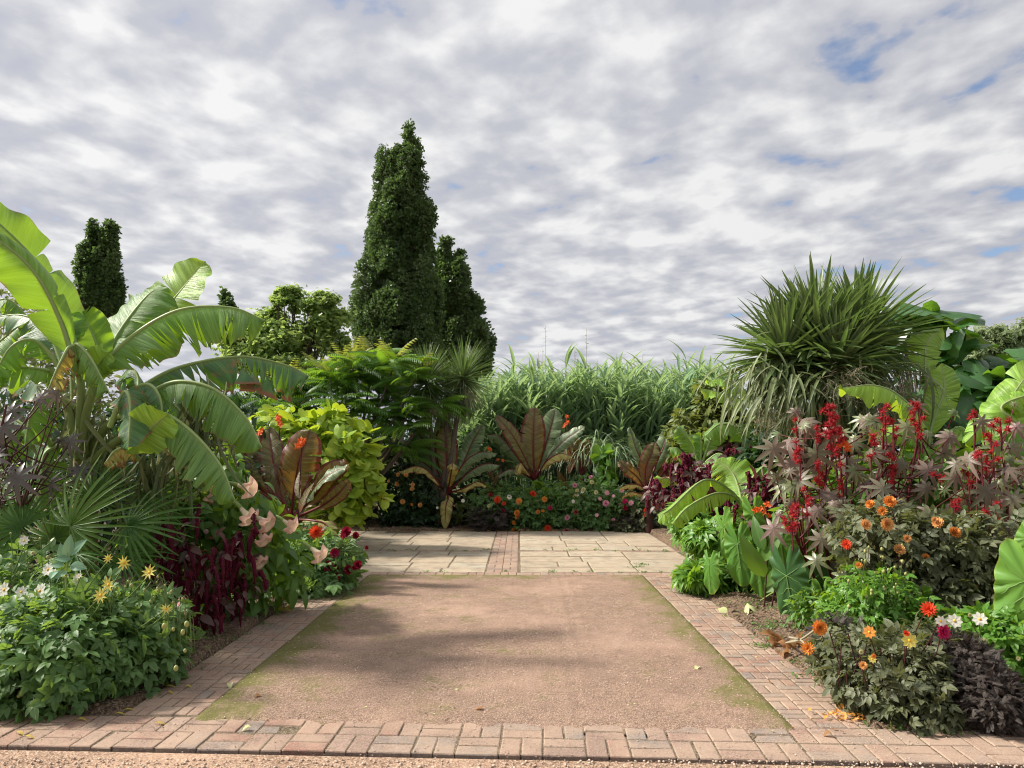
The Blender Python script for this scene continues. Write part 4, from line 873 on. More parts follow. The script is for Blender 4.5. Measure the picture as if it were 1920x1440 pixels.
o, sb, rs = shrub('golden_catalpa', 'golden yellow-green catalpa with heart-shaped leaves at the back left', 'shrub', (-4.2, 12.3), [pblob(560, 870, 12.2, 95, 95, .8), pblob(640, 860, 12.2, 75, 85, .7), pblob(520, 800, 12.3, 55, 40, .5), pblob(610, 800, 12.3, 60, 38, .5), pblob(670, 910, 12.1, 45, 55, .5), pblob(630, 960, 12.1, 60, 30, .5)], 1500, HEART_S, .165, 'catalpa', 85, nst=20, up=.6, droop=.45, shell=.35, jit=.9)
fm = MB(); P = cloud(fm, [pblob(715, 935, 12, 18, 16, .2)], 14, HEART_S, .16, rs); fm.build('foliage', M['catalpa'], o)
sb.tube(spline([(-4.2, 12.3, 0), (-4.2, 12.3, .7), (-4.1, 12.3, 1.3)], 6), .05, 7); sb.build('stem', M['bark'], o)
o, sb, rs = shrub('bamboo_shrub', 'airy yellow-green shrub glimpsed below the long banana leaf', 'shrub', (-5.0, 11.2), [pblob(440, 860, 11.2, 55, 70, .5), pblob(380, 820, 11.2, 50, 60, .5)], 600, blade('lance', .25, 3, 1, .1, .4), .14, 'catalpa', 86); sb.build('stem', M['stem'], o)

# ================================================================== BACKGROUND
def columnar(label, cx_, Y, blobs, n, seed, size=.26, trunk_r=.25, ray_=None, group=None, mat='columnar'):
    rs = np.random.RandomState(seed); base = (at(cx_, 700, Y)[0], Y, 0); o = thing('columnar_tree', label, 'tree', base, group)
    B = [pblob(px, py, Y, rx, ry, rx * Y / F * .95) for (px, py, rx, ry) in blobs]
    # break every lobe into upright tufts
    tufts = []
    for bq in B:
        bq = np.array(bq); m = int(10 + 26 * bq[3] * bq[5] / 4)
        m = int(m * 1.9); u = unit(rs.normal(0, 1, (m, 3))); lump = vnoise(np.arctan2(u[:, 0], u[:, 1]) * 1.6 + 9, (bq[2] + u[:, 2] * bq[5]) * .75, seed); u = u[lump > .30]; m = len(u); lump = lump[lump > .30] if len(lump) != m else lump; c = bq[:3] + u * bq[3:] * (.52 + .45 * lump * rs.uniform(.6, 1.15, m))[:, None]; sx = rs.uniform(.12, .34, m) * min(1.5, bq[3] + .35)
        for i in range(m): tufts.append((*c[i], sx[i], sx[i], sx[i] * rs.uniform(1.4, 3.0)))
    mb = MB(); CL = join([xf(QL, (rs.normal(0, .2), rs.normal(0, .2), rs.normal(0, .2)), tuple(rs.uniform(-1.6, 1.6, 3)), rs.uniform(.5, .8)) for _ in range(7)])
    cloud(mb, tufts, int(n * 1.3), CL, size, rs, up=.3, droop=-1.1, shell=.45, jit=.6, dens=(1.5, .20))
    cloud(mb, [(*q[:3], q[3] * .55, q[4] * .55, q[5] * .8) for q in B], int(n * .10), CL, size * 1.3, rs, up=.3, droop=-.5, shell=.2, jit=.7)
    mb.build('crown', M[mat], o)
    tb = MB(); top = B[0]; tb.tube(spline([base, (base[0], Y, top[2] * .5), (top[0], Y, top[2])], 10), np.linspace(trunk_r, .04, 11), 8)
    for bq in tufts[::5]:
        z0 = max(.5, bq[2] - rs.uniform(1, 2.5)); f = z0 / max(top[2], .1); tb.tube(spline([(base[0] + (top[0] - base[0]) * f, Y, z0), ((base[0] + bq[0]) / 2, (Y + bq[1]) / 2, (z0 + bq[2]) / 2 - .2), bq[:3]], 4), np.linspace(.06, .015, 5), 5)
    tb.build('trunk', M['bark'], o); return o
columnar('tallest dark columnar tree rising behind the garden at centre left', 750, 32, [(768, 262, 10, 24), (766, 290, 22, 46), (760, 320, 36, 50), (736, 375, 44, 62), (748, 345, 42, 70), (770, 400, 42, 75), (735, 420, 52, 90), (785, 480, 34, 95), (725, 520, 62, 90), (775, 560, 55, 90), (715, 590, 60, 70), (800, 440, 18, 55), (700, 640, 45, 60), (770, 650, 62, 60), (740, 620, 85, 90)], 46000, 91, .20)
columnar('shorter columnar tree tapering right of the tallest one', 860, 35, [(838, 472, 9, 24), (838, 500, 20, 45), (850, 550, 34, 70), (870, 610, 38, 70), (880, 660, 40, 60), (840, 620, 45, 70), (900, 690, 20, 45), (830, 540, 18, 60)], 24000, 92, .21)
columnar('distant twin-topped dark columnar tree on the left skyline', 185, 44, [(175, 448, 12, 34), (205, 446, 13, 36), (168, 505, 20, 55), (204, 505, 21, 60), (172, 560, 26, 60), (202, 560, 24, 60), (187, 570, 30, 65), (187, 510, 18, 45)], 11000, 93, .26)
columnar('tiny dark treetop poking above the banana leaf on the left skyline', 423, 60, [(423, 560, 8, 16), (425, 580, 14, 22), (424, 610, 20, 30)], 500, 94, .42)
def crown_tree(name, label, cx_, Y, blobs, n, t, size, mat, seed, tr=.15, **kw):
    rs = np.random.RandomState(seed); base = np.array((at(cx_, 700, Y)[0], Y, 0.)); o = thing(name, label, 'tree', base)
    B = [pblob(px, py, Y, rx, ry) for (px, py, rx, ry) in blobs]; tuf = []
    for bq in B:
        bq = np.array(bq); m = 24; u = unit(rs.normal(0, 1, (m, 3))); c = bq[:3] + u * bq[3:] * rs.uniform(.3, 1.05, (m, 1))
        for i in range(m): tuf.append((*c[i], *(bq[3:] * rs.uniform(.18, .42) * (1.25, 1, .8))))
    mb = MB(); cloud(mb, tuf, n, t, size, rs, **kw); mb.build('crown', M[mat], o)
    tb = MB(); fork = base + (0, 0, B[0][2] * .45); tb.tube(spline([base, (base + fork) / 2 + (tr, 0, 0), fork], 6), np.linspace(tr, tr * .6, 7), 8)
    for bq in tuf[::3]: tb.tube(spline([fork, (fork + bq[:3]) / 2 + rs.normal(0, .15, 3), bq[:3]], 6), np.linspace(tr * .45, .012, 7), 5)
    tb.build('trunk', M['bark'], o); return o
crown_tree('feathery_tree', 'light green feathery tree left of the tall columnar trees', 540, 24, [(545, 640, 70, 55), (610, 610, 45, 60), (535, 560, 30, 28), (450, 650, 50, 30), (600, 570, 35, 22), (510, 610, 50, 40), (640, 660, 20, 40), (500, 680, 90, 30)], 62000, multi(QL, [(a_, 1, (0, 0, 0)) for a_ in (-70, -20, 30, 75)]), .085, 'robinia', 95, jit=.9, droop=.6, shell=.3, up=.6, gauss=True)
crown_tree('distant_tree', 'grey-green tree on the far right horizon', 1890, 42, [(1890, 650, 50, 45), (1840, 670, 30, 38), (1930, 650, 40, 50), (1880, 700, 80, 40), (1815, 700, 25, 30)], 9000, join([xf(LEAF_F, (0, 0, 0), (0, 0, a), 1) for a in (0, 2, 4)]), .28, 'grey_tree', 96, shell=.2, gauss=True)

# tree of heaven: arching pinnate leaves
rs = np.random.RandomState(97); Y = 15.6; b = at(640, 800, Y); o = thing('tree_of_heaven', 'dark shrubby tree with long arching feather leaves and orange-tinted young tips', 'tree', (b[0], b[1], 0))
lm, tm, ym = MB(), MB(), MB(); tops = []
for px, py in ((600, 690), (650, 680), (700, 660), (740, 670), (780, 700), (540, 710), (480, 720), (690, 720), (640, 740), (600, 780), (740, 740), (560, 760), (800, 730), (700, 790), (450, 770), (520, 780), (650, 800), (760, 790), (720, 840), (620, 700), (670, 700), (430, 740), (660, 760), (580, 720), (500, 750), (770, 760), (720, 770), (680, 830), (760, 830), (560, 800), (610, 830), (640, 700), (720, 690), (670, 670), (820, 750)):
    c = at(px, py + 12, Y + rs.uniform(-.6, .9)); tops.append(c); n = 20
    a = rs.uniform(0, 6.28, n); e = rs.uniform(.0, .8, n); d = np.stack([np.cos(a), np.sin(a), e], 1)
    lm.add(PINN, c + rs.normal(0, .04, (n, 3)), frames(d, np.tile((0, 0, 1.), (n, 1)) + rs.normal(0, .2, (n, 3))), rs.uniform(.6, .95, n), rs.random(n))
    if py < 730:
        n = 6; a = rs.uniform(0, 6.28, n); d = np.stack([np.cos(a) * .6, np.sin(a) * .6, rs.uniform(.5, 1.2, n)], 1)
        ym.add(PINN_S, c + (0, 0, .12), frames(d, np.tile((0, 0, 1.), (n, 1))), rs.uniform(.35, .6, n), rs.random(n))
for c in tops: tm.tube(spline([(b[0], b[1], 0), ((b[0] + c[0]) / 2, c[1], c[2] * .5), c], 7), np.linspace(.06, .015, 8), 6)
lm.build('crown', M['ailanthus'], o); ym.build('young_foliage', M['ailanthus_t'], o); tm.build('trunk', M['bark'], o)
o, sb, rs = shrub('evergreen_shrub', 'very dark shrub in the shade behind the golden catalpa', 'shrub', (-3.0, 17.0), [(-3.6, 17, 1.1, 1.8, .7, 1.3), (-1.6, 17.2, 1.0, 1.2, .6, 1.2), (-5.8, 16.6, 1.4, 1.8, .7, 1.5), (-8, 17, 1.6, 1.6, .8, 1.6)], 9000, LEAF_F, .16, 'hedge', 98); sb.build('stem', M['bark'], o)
o, sb, rs = shrub('evergreen_shrub', 'dark green shrub behind the long drooping banana leaves', 'shrub', (-6.0, 13.2), [(-6.2, 13.2, 1.3, 1.2, .8, 1.3), (-5.2, 13.4, 1.5, .9, .8, 1.1)], 3500, FERN, .24, 'hedge', 99); sb.build('stem', M['bark'], o)

# cordyline palms
def cordyline(label, heads, Y, base, seed, w=.055, n=200, L=.75, dryn=60, skirt=None, group=None, tr=.07, panicle=()):
    rs = np.random.RandomState(seed); o = thing('cordyline', label, 'cordyline', (base[0], base[1], 0), group); lm, dm, tm, pm = MB(), MB(), MB(), MB()
    for h in heads:
        c = at(h[0], h[1], Y + h[2]); f = h[3] if len(h) > 3 else 1
        sword_head(lm, c, int(n * f), L * f, w, rs, (-22, 90), bend=.25)
        sword_head(lm, c - (0, 0, .05), int(n * .3 * f), L * .85 * f, w, rs, (-55, 0), bend=.9)
        sword_head(dm, c - (0, 0, .12), int(dryn * f), L * f, w * .9, rs, (-88, -30), bend=.6)
        tm.tube(spline([(base[0], base[1], 0), (np.array((base[0], base[1], 0)) + c) / 2 + rs.normal(0, .08, 3), c], 8), np.linspace(tr, tr * .6, 9), 9)
    for (px, py, yy, r_) in panicle:
        c = at(px, py, Y + yy); m = 420; rr_ = r_ * Y / F; q0 = c + rs.normal(0, .5, (m, 3)) * rr_ * (1, .6, .75); q0[0] = c; d = unit(rs.normal(0, 1, (m, 3)) + (0, 0, -.25))
        pm.add(blade('strap', .03, 3, 1, 0, .8, tipw=.008), q0, frames(d, rs.normal(0, 1, (m, 3))), rs.uniform(.15, .45, m) * rr_, rs.random(m))
    lm.build('foliage', M['cordy'], o); dm.build('old_leaves', M['cordy_dry'], o); tm.build('trunk', M['bark'], o)
    if panicle: tag(pm.build('seed_panicle', M['straw'], o), kind='stuff')
    return o
cordyline('cordyline with two shaggy heads of narrow leaves, left of the reeds', [(800, 720, 0), (868, 712, .3), (840, 740, .2, .8)], 15.4, (at(825, 800, 15.4)[0], 15.5), 101, w=.035, n=230, L=.85, dryn=130, panicle=[(815, 770, -.4, 22), (888, 745, -.2, 25)])
o, sb, rs = shrub('evergreen_shrub', 'low dark shrub under the two-headed cordyline', 'shrub', (-1.9, 16.3), [(-2.4, 16.3, .7, .9, .5, .8), (-1.2, 16.4, .6, .9, .5, .7), (0.3, 16.6, .5, 1.0, .5, .6), (1.8, 16.7, .5, 1.0, .5, .6), (3.2, 16.6, .5, 1, .5, .6)], 5200, LEAF_F, .15, 'hedge', 102); sb.build('stem', M['stem'], o)

# giant reeds
rs = np.random.RandomState(103); lm, cm = MB(), MB(); RB = blade('lance', .10, 6, 1, .25, .95, tipw=.002)
nc = 620; x = rs.uniform(-1.4, 5.2, nc); y = rs.uniform(17.2, 20.5, nc); hgt = 3.15 + .45 * fbm(x * 1.0, y * .3, 1.1, 3, 2) * 2 - .35 + rs.normal(0, .12, nc) - .10 * np.clip(x - 3.2, 0, 3) ** 1.5 - .5 * np.clip(-x - .6, 0, 1)
hgt = hgt + (y - 17.2) * .10 - .16 + .5 * (vnoise(x * 2.2, y * .0, 77) - .5) + (rs.random(nc) < .08) * rs.uniform(.2, .55, nc)
for i in range(nc):
    lean = rs.normal(0, .06, 2); tp = np.array((x[i] + lean[0] * hgt[i], y[i] + lean[1] * hgt[i], hgt[i]))
    cm.tube([(x[i], y[i], 0), ((x[i] + tp[0]) / 2, y[i], hgt[i] / 2), tp], [.012, .010, .004], 4, rs.random())
    m = 19; f = rs.uniform(.2, 1, m) ** .7; P = np.array((x[i], y[i], 0)) * (1 - f[:, None]) + tp * f[:, None]; a = rs.uniform(0, 6.28, m)
    d = np.stack([np.cos(a), np.sin(a), rs.uniform(.9, 3.4, m)], 1); lm.add(RB, P, frames(d, np.tile((0, 0, 1.), (m, 1)) - d * .3), rs.uniform(.4, .95, m), rs.random(m))
cane = cm.build('reed_canes', M['reed']); lm_o = lm.build('giant_reeds', M['reed'])
cane.parent = lm_o; tag(lm_o, 'tall thicket of green giant reeds filling the back of the garden at centre right', 'reeds', kind='stuff')
for i in range(5):   # pale drooping grass blades in front of the thicket
    c = at((1125, 1150, 1090, 1165, 1290)[i], (780, 800, 800, 830, 800)[i], 16.7); o = thing('pampas_grass', ('arching pale grass clump in front of the reeds, centre', 'pale grass clump drooping nearest the small red banana', 'pale grass clump left of centre against the reeds', 'lowest pale grass clump against the reeds', 'grass clump at the right end of the reeds')[i], 'ornamental grass', (c[0], c[1], 0), 'pale grasses before the reeds')
    mbg = MB(); n = 110; a = rs.uniform(0, 6.28, n); d = np.stack([np.cos(a) * .4, np.sin(a) * .4, np.ones(n)], 1)
    mbg.add(blade('strap', .022, 8, 1, .3, 2.6, tipw=.002), np.array((c[0], c[1], c[2] * .62)) + rs.normal(0, .12, (n, 3)), frames(d, np.tile((0, 0, 1.), (n, 1)) - d * .5), rs.uniform(.9, 1.4, n), rs.uniform(.5, 1, n)); mbg.build('foliage', M['grass'], o)
    mbg = MB(); [mbg.tube([(c[0] + rs.normal(0, .08), c[1] + rs.normal(0, .05), 0), (c[0], c[1], c[2] * .7)], .012, 4) for _ in range(8)]; mbg.build('stem', M['straw'], o)
lab = ['thin dry stalk rising from the reeds, farthest left', 'thin dry stalk above the reeds, second from the left', 'tallest thin dry stalk above the reeds', 'thin dry stalk just right of the tallest one', 'thin dry stalk above the middle of the reeds', 'thin dry stalk right of the middle of the reeds', 'short dry stalk above the right half of the reeds', 'slanting dry stalk above the right half of the reeds', 'thin dry stalk at the right end of the reeds']
for i, (px, py) in enumerate(((1010, 660), (1018, 655), (1023, 612), (1062, 665), (1078, 650), (1100, 615), (1120, 675), (1190, 668), (1205, 665))):
    t_ = at(px, py, 18); o = thing('dry_stalk', lab[i], 'dry stalk', (t_[0] - .1, 18, 0), 'dry stalks above the reeds'); mbg = MB(); mbg.tube(spline([(t_[0] - .1, 18, 0), (t_[0] - .03, 18, t_[2] * .6), t_], 8), np.linspace(.008, .003, 9), 4); mbg.build('stem', M['straw'], o)
    mbg = MB(); q = t_ - np.stack([rs.normal(0, .02, 9), rs.normal(0, .02, 9), rs.uniform(0, .6, 9)], 1); mbg.add(blade('lance', .2, 2, 1), q, frames(rs.normal(0, 1, (9, 3)) + (0, 0, .5), rs.normal(0, 1, (9, 3))), np.full(9, .07), rs.random(9)); mbg.build('seed_head', M['straw'], o)
crown_tree('golden_shrub', 'olive-gold leafy shrub between the reeds and the big cordyline', 1350, 14.5, [(1360, 780, 60, 50), (1330, 740, 32, 32), (1310, 820, 60, 45), (1385, 830, 50, 60)], 3600, LEAF, .16, 'golden', 104, tr=.06, shell=.3, droop=.5)
o, sb, rs = shrub('evergreen_shrub', 'dark shrub at the foot of the reeds on the right', 'shrub', (4.5, 17), [(4.6, 17, .8, 1.6, .6, .9), (6.5, 16, .9, 1.5, .7, 1.2)], 3200, LEAF_F, .17, 'hedge', 105); sb.build('stem', M['stem'], o)

# ================================================================== BACK BED
ensete('red banana with a square-topped bronze centre leaf, left of centre in the back bed', (at(838, 960, 15.6)[0], 15.6), 15.6, [
    ([(838, 870, 15.5), (836, 830, 15.5), (836, 795, 15.6)], .30, 'ensete', (0, -1, .05), dict(t0=.12, fold=12)),
    ([(868, 870, 15.6), (885, 830, 15.7), (905, 795, 15.8)], .26, 'ensete_g', (-.25, -1, .1), dict(t0=.12)),
    ([(815, 870, 15.7), (800, 835, 15.8), (780, 805, 15.9)], .24, 'ensete_g', (.3, -1, .2), dict(t0=.12)),
    ([(870, 868, 15.3), (900, 848, 15.2), (932, 850, 15.1)], .20, 'ensete_g', (0, -.3, 1), dict(t0=.12, fold=-38)),
    ([(880, 885, 15.2), (910, 870, 15.1), (938, 872, 15.0)], .20, 'ensete_g', (0, -.3, 1), dict(t0=.12, fold=-38)),
    ([(845, 890, 15.1), (848, 868, 14.9), (848, 880, 14.75)], .22, 'ensete_y', (0, -.3, 1), dict(t0=.12, fold=-30)),
    ([(805, 885, 15.3), (780, 874, 15.2), (748, 885, 15.1)], .18, 'ensete_y', (0, -.3, 1), dict(t0=.12, fold=-42)),
    ([(810, 880, 15.6), (785, 862, 15.7), (770, 850, 15.8)], .16, 'ensete_g', (0, -.5, 1), dict(t0=.12, fold=-30)),
    ([(870, 915, 15.2), (895, 903, 15.1), (912, 912, 15.0)], .13, 'ensete_y', (0, -.3, 1), dict(t0=.15, fold=-42)),
    ([(840, 935, 15.2), (836, 950, 15.1), (834, 992, 15.05)], .19, 'ensete_y', (0, -1, .1), dict(t0=.15, fold=-8)),
    ([(820, 850, 15.9), (826, 800, 16), (832, 775, 16.1)], .15, 'ensete_g', (0.3, -1, .1), dict(t0=.12))], 110, neck=(838, 925, 15.5))
ensete('largest red banana with a tall bronze centre leaf, in the middle of the back bed', (at(1003, 960, 15.9)[0], 15.9), 15.9, [
    ([(1000, 850, 15.7), (1000, 810, 15.7), (1003, 762, 15.8)], .33, 'ensete', (0.05, -1, .05), dict(t0=.10, fold=12)),
    ([(985, 860, 15.7), (960, 815, 15.6), (928, 778, 15.6)], .20, 'ensete', (.3, -1, .3), dict(t0=.15)),
    ([(1018, 850, 15.9), (1032, 805, 16.0), (1042, 765, 16.1)], .30, 'ensete_g', (-.1, -1, .1), dict(t0=.12)),
    ([(1030, 855, 15.7), (1060, 825, 15.6), (1097, 800, 15.5)], .20, 'ensete_g', (-.3, -.7, .6), dict(t0=.25)),
    ([(1025, 865, 15.4), (1050, 850, 15.3), (1072, 856, 15.2)], .19, 'ensete_y', (0, -.4, 1), dict(t0=.15, fold=-42)),
    ([(985, 880, 15.4), (975, 868, 15.2), (967, 890, 15.1)], .19, 'ensete_y', (0, -.3, 1), dict(t0=.15, fold=-35)),
    ([(980, 870, 15.9), (940, 820, 16), (912, 815, 16)], .22, 'ensete_g', (0, -.5, 1), dict(t0=.3, fold=-35, tears=5)),
    ([(975, 885, 15.5), (955, 880, 15.4), (932, 893, 15.3)], .15, 'ensete_g', (0, -.3, 1), dict(t0=.15, fold=-40))], 111, neck=(1003, 900, 15.8))
ensete('small dark red banana half hidden right of the largest one', (at(1090, 930, 16.2)[0], 16.2), 16.2, [
    ([(1085, 850, 16.2), (1082, 820, 16.2)], .13, 'ensete', (0, -1, .1), dict()), ([(1098, 850, 16.2), (1103, 822, 16.2)], .12, 'ensete', (-.3, -1, .1), dict()), ([(1070, 850, 16.2), (1060, 825, 16.2)], .16, 'ensete', (.3, -1, .1), dict()), ([(1110, 860, 16.2), (1118, 845, 16.1)], .10, 'ensete', (0, -.5, 1), dict())], 112, neck=(1090, 890, 16.2))
ensete('red banana with a pale pinkish leaf at the right of the back bed', (at(1218, 960, 14.6)[0], 14.6), 14.6, [
    ([(1210, 880, 14.5), (1222, 850, 14.5), (1228, 830, 14.6)], .20, 'ensete', (-.1, -1, .05), dict(t0=.1)),
    ([(1205, 875, 14.7), (1190, 835, 14.8), (1180, 800, 14.9)], .16, 'ensete_g', (.4, -1, .1), dict(t0=.15)),
    ([(1230, 870, 14.7), (1245, 835, 14.8), (1252, 802, 14.9)], .19, 'ensete_g', (-.35, -1, .1), dict(t0=.2)),
    ([(1195, 895, 14.5), (1178, 880, 14.4), (1160, 865, 14.4)], .17, 'ensete', (.2, -.9, .4), dict(t0=.12)),
    ([(1235, 900, 14.4), (1255, 893, 14.3), (1278, 890, 14.2)], .17, 'ensete_y', (0, -.5, 1), dict(t0=.12, fold=-30)),
    ([(1200, 910, 14.4), (1180, 908, 14.3), (1162, 915, 14.2)], .12, 'ensete_y', (0, -.3, 1), dict(t0=.12, fold=-40)),
    ([(1200, 925, 14.4), (1182, 922, 14.3), (1166, 932, 14.2)], .10, 'ensete_y', (0, -.3, 1), dict(t0=.12, fold=-40)),
    ([(1250, 880, 14.8), (1270, 850, 14.9), (1290, 840, 15)], .2, 'ensete', (0, -.9, .3), dict(t0=.12))], 113, neck=(1213, 925, 14.5))
canna('orange canna between the two largest red bananas', (at(930, 960, 15.6)[0], 15.6), [(919, 840, 13), (938, 866, 12), (917, 855, 8)], 15.5, 114)
canna('orange canna right of the largest red banana', (at(1066, 960, 16)[0], 16.0), [(1066, 790, 17), (1064, 798, 13)], 15.9, 115)
canna('orange canna left of the back bed red bananas', (at(770, 960, 16)[0], 16.0), [(772, 822, 13)], 15.9, 116)
BK = [
 ('dark dahlia covered with round apricot flowers, left end of the back bed', (775, 945, 15.5), [(775, 930, 60, 50), (790, 960, 60, 35), (740, 960, 25, 30)], 'hedge', [(747, 890, 'ball_peach', 8), (761, 891, 'ball_peach', 9), (745, 907, 'ball_peach', 9), (774, 909, 'ball_peach', 8), (773, 917, 'ball_peach', 9), (755, 941, 'ball_peach', 10), (788, 947, 'ball_peach', 9), (721, 932, 'ball_peach', 9), (729, 902, 'ball_peach', 6), (772, 946, 'ball_orange', 5)]),
 ('green dahlia with scarlet flowers in the middle of the back bed', (950, 950, 15.4), [(935, 945, 45, 38), (970, 965, 40, 32), (910, 960, 25, 25)], 'dahlia', [(933, 937, 'deco_red', 14), (945, 944, 'deco_red', 8), (918, 949, 'ball_cream', 9), (920, 928, 'deco_crimson', 8), (955, 932, 'sing_white', 9), (943, 957, 'deco_magenta', 8), (868, 939, 'sing_white', 7), (820, 952, 'sing_white', 5)]),
 ('green dahlia with orange and coral flowers, centre right of the back bed', (990, 960, 15.3), [(1000, 950, 45, 38), (1020, 970, 45, 28), (975, 980, 40, 18)], 'dahlia', [(999, 927, 'ball_red', 13), (973, 940, 'deco_orange', 12), (1021, 936, 'deco_orange', 11), (970, 962, 'ball_orange', 12), (971, 969, 'ball_orange', 11), (964, 980, 'ball_orange', 8), (964, 994, 'ball_orange', 10), (1032, 952, 'deco_magenta', 9), (1009, 960, 'ball_orange', 8), (1027, 990, 'deco_red', 13), (1018, 958, 'ball_orange', 6)]),
 ('green dahlia with cream and blush flowers beside the pale grass', (1100, 940, 15.3), [(1095, 935, 55, 40), (1080, 965, 50, 30), (1130, 960, 45, 35)], 'dahlia', [(1110, 904, 'ball_cream', 8), (1094, 918, 'ball_cream', 8), (1083, 920, 'ball_cream', 8), (1118, 923, 'ball_cream', 8), (1078, 910, 'ball_pink', 9), (1108, 895, 'ball_pink', 8), (1064, 971, 'ball_pink', 10), (1092, 922, 'sing_white', 7), (1075, 940, 'sing_white', 7), (1080, 960, 'deco_crimson', 8), (1062, 996, 'deco_crimson', 8)]),
 ('green dahlia with small pink flowers, right half of the back bed', (1155, 950, 15.2), [(1150, 945, 45, 38), (1180, 960, 40, 32), (1120, 975, 40, 20)], 'dahlia', [(1138, 924, 'sing_pink', 9), (1166, 919, 'sing_pink', 9), (1125, 935, 'sing_pink', 7), (1136, 944, 'ball_pink', 12), (1150, 930, 'sing_pink', 6), (1172, 940, 'deco_magenta', 10), (1183, 943, 'sing_pink', 10), (1172, 952, 'deco_crimson', 10), (1119, 966, 'sing_pink', 7), (1150, 975, 'ball_pink', 7), (1163, 946, 'ball_pink', 6)]),
 ('dark dahlia with scarlet flowers at the right end of the back bed', (1215, 965, 15.0), [(1215, 965, 45, 30), (1250, 975, 35, 22), (1180, 985, 35, 14)], 'dahlia_d', [(1211, 957, 'deco_red', 9), (1212, 966, 'ball_red', 8), (1227, 960, 'sing_white', 6), (1245, 965, 'sing_white', 5)]),
]
for i, (lb, bs, bbx, mt, fl) in enumerate(BK):
    o, sb, rs = shrub('dahlia_bush', lb, 'dahlia', (at(*bs)[0], bs[2] + .1), [pblob(px, py, bs[2], rx, ry, .4) for px, py, rx, ry in bbx], 1000, DAHL, .15, mt, 120 + i, nst=14)
    flowers_on(o, sb, fl, bs[2] - .45, rs, None, .22); sb.build('stem', M['stem'], o)
o, sb, rs = shrub('dahlia_bush', 'low near-black dahlia by the brick band of the terrace', 'dahlia', (at(922, 980, 15.1)[0], 15.1), [pblob(922, 972, 15.1, 38, 24, .35)], 420, FERN, .17, 'black', 127); sb.build('stem', M['dstem'], o)
o, sb, rs = shrub('dahlia_bush', 'black-leaved dahlia among the pink flowers', 'dahlia', (at(1180, 985, 15.0)[0], 15.0), [pblob(1185, 980, 15.0, 38, 18, .3)], 320, FERN, .17, 'black', 128); sb.build('stem', M['dstem'], o)
o, sb, rs = shrub('broadleaf_plant', 'plant with a rosette of broad green leaves behind the coral dahlias', 'plant', (at(1030, 960, 15.6)[0], 15.6), [pblob(1032, 930, 15.6, 28, 20, .3)], 60, blade('ovate', .35, 5, 1, .1, .9), .36, 'brug', 129); sb.build('stem', M['stem'], o)
o, sb, rs = shrub('broadleaf_plant', 'upright leafy green plant against the pale grass', 'plant', (at(1133, 940, 16.0)[0], 16.0), [pblob(1133, 880, 16.0, 20, 45, .3)], 90, HEART_S, .2, 'lush', 130); sb.build('stem', M['stem'], o)
o, sb, rs = shrub('foliage_patch', 'thin dull undergrowth between the apricot dahlia and the scarlet dahlia', 'undergrowth', (at(870, 960, 15.8)[0], 15.8), [pblob(870, 960, 15.9, 50, 22, .4), pblob(800, 975, 15.9, 40, 14, .3)], 450, FERN, .16, 'golden', 131); sb.build('stem', M['dstem'], o)

# ================================================================== RIGHT BED
cordyline('big shaggy cordyline with sword leaves and a skirt of old leaves above the castor beans', [(1530, 655, 0), (1610, 650, .3), (1470, 672, -.1, .85), (1570, 690, -.3, .8)], 8.6, (at(1545, 800, 8.6)[0], 8.8), 141, w=.082, n=200, L=.95, dryn=40, tr=.13, panicle=[(1590, 725, -.9, 45), (1700, 735, -.5, 45), (1440, 790, -.7, 38), (1650, 760, -.6, 40)])
rs = np.random.RandomState(142)
# extra long green skirt blades on the left flank
o = [q for q in bpy.data.objects if q.get('label', '').startswith('big shaggy')][0]
mb = MB()
for (px, py, n, Y_) in ((1425, 700, 36, 8.3), (1460, 725, 44, 8.1), (1500, 740, 36, 8.0), (1410, 735, 24, 8.4), (1640, 715, 24, 8.2), (1690, 705, 18, 8.3)):
    c = at(px, py, Y_); P = c + rs.normal(0, .14, (n, 3)); sgn = -1 if px < 1550 else 1; d = np.stack([rs.normal(.35 * sgn, .3, n), rs.normal(-.3, .2, n), rs.normal(-.45, .25, n)], 1)
    mb.add(blade('strap', .065, 6, 1, .3, .9, tipw=.002), P, frames(d, np.tile((0, -.3, 1.), (n, 1))), rs.uniform(.3, .68, n), rs.uniform(0, 1, n))
mb.build('skirt_leaves', M['cordy_dry'], o)

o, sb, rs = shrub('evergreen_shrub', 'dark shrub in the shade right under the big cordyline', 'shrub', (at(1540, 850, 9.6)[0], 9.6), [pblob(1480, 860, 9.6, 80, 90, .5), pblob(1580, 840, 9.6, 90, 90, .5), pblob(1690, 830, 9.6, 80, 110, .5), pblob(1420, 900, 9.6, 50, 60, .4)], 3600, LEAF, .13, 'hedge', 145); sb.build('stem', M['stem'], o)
def paul(label, base, specs, seed, mat='paul', name='broadleaf_tree'):
    rs = np.random.RandomState(seed); o = thing(name, label, 'tree', (base[0], base[1], 0)); lm, tm = MB(), MB()
    for (px, py, Y, rpx, n) in specs:
        c = at(px, py, Y); k = Y / F; P = c + rs.normal(0, 1, (n, 3)) * np.array((rpx * k * .6, .3, rpx * k * .35))
        d = np.stack([rs.normal(0, .8, n), rs.normal(-.4, .6, n), rs.normal(-.25, .2, n)], 1)
        lm.add(heart(10, 3, .03, .2, 1.1), P, frames(d, np.tile((0, -.25, 1.), (n, 1)) + rs.normal(0, .15, (n, 3))), rs.uniform(.28, .5, n), rs.random(n))
        for q in P[::2]: tm.tube(spline([(base[0], base[1], 0), ((base[0] + q[0]) / 2, (base[1] + q[1]) / 2, q[2] * .55), q], 6), np.linspace(.035, .008, 7), 5)
    lm.build('crown', M[mat], o); tm.build('trunk', M['bark'], o)
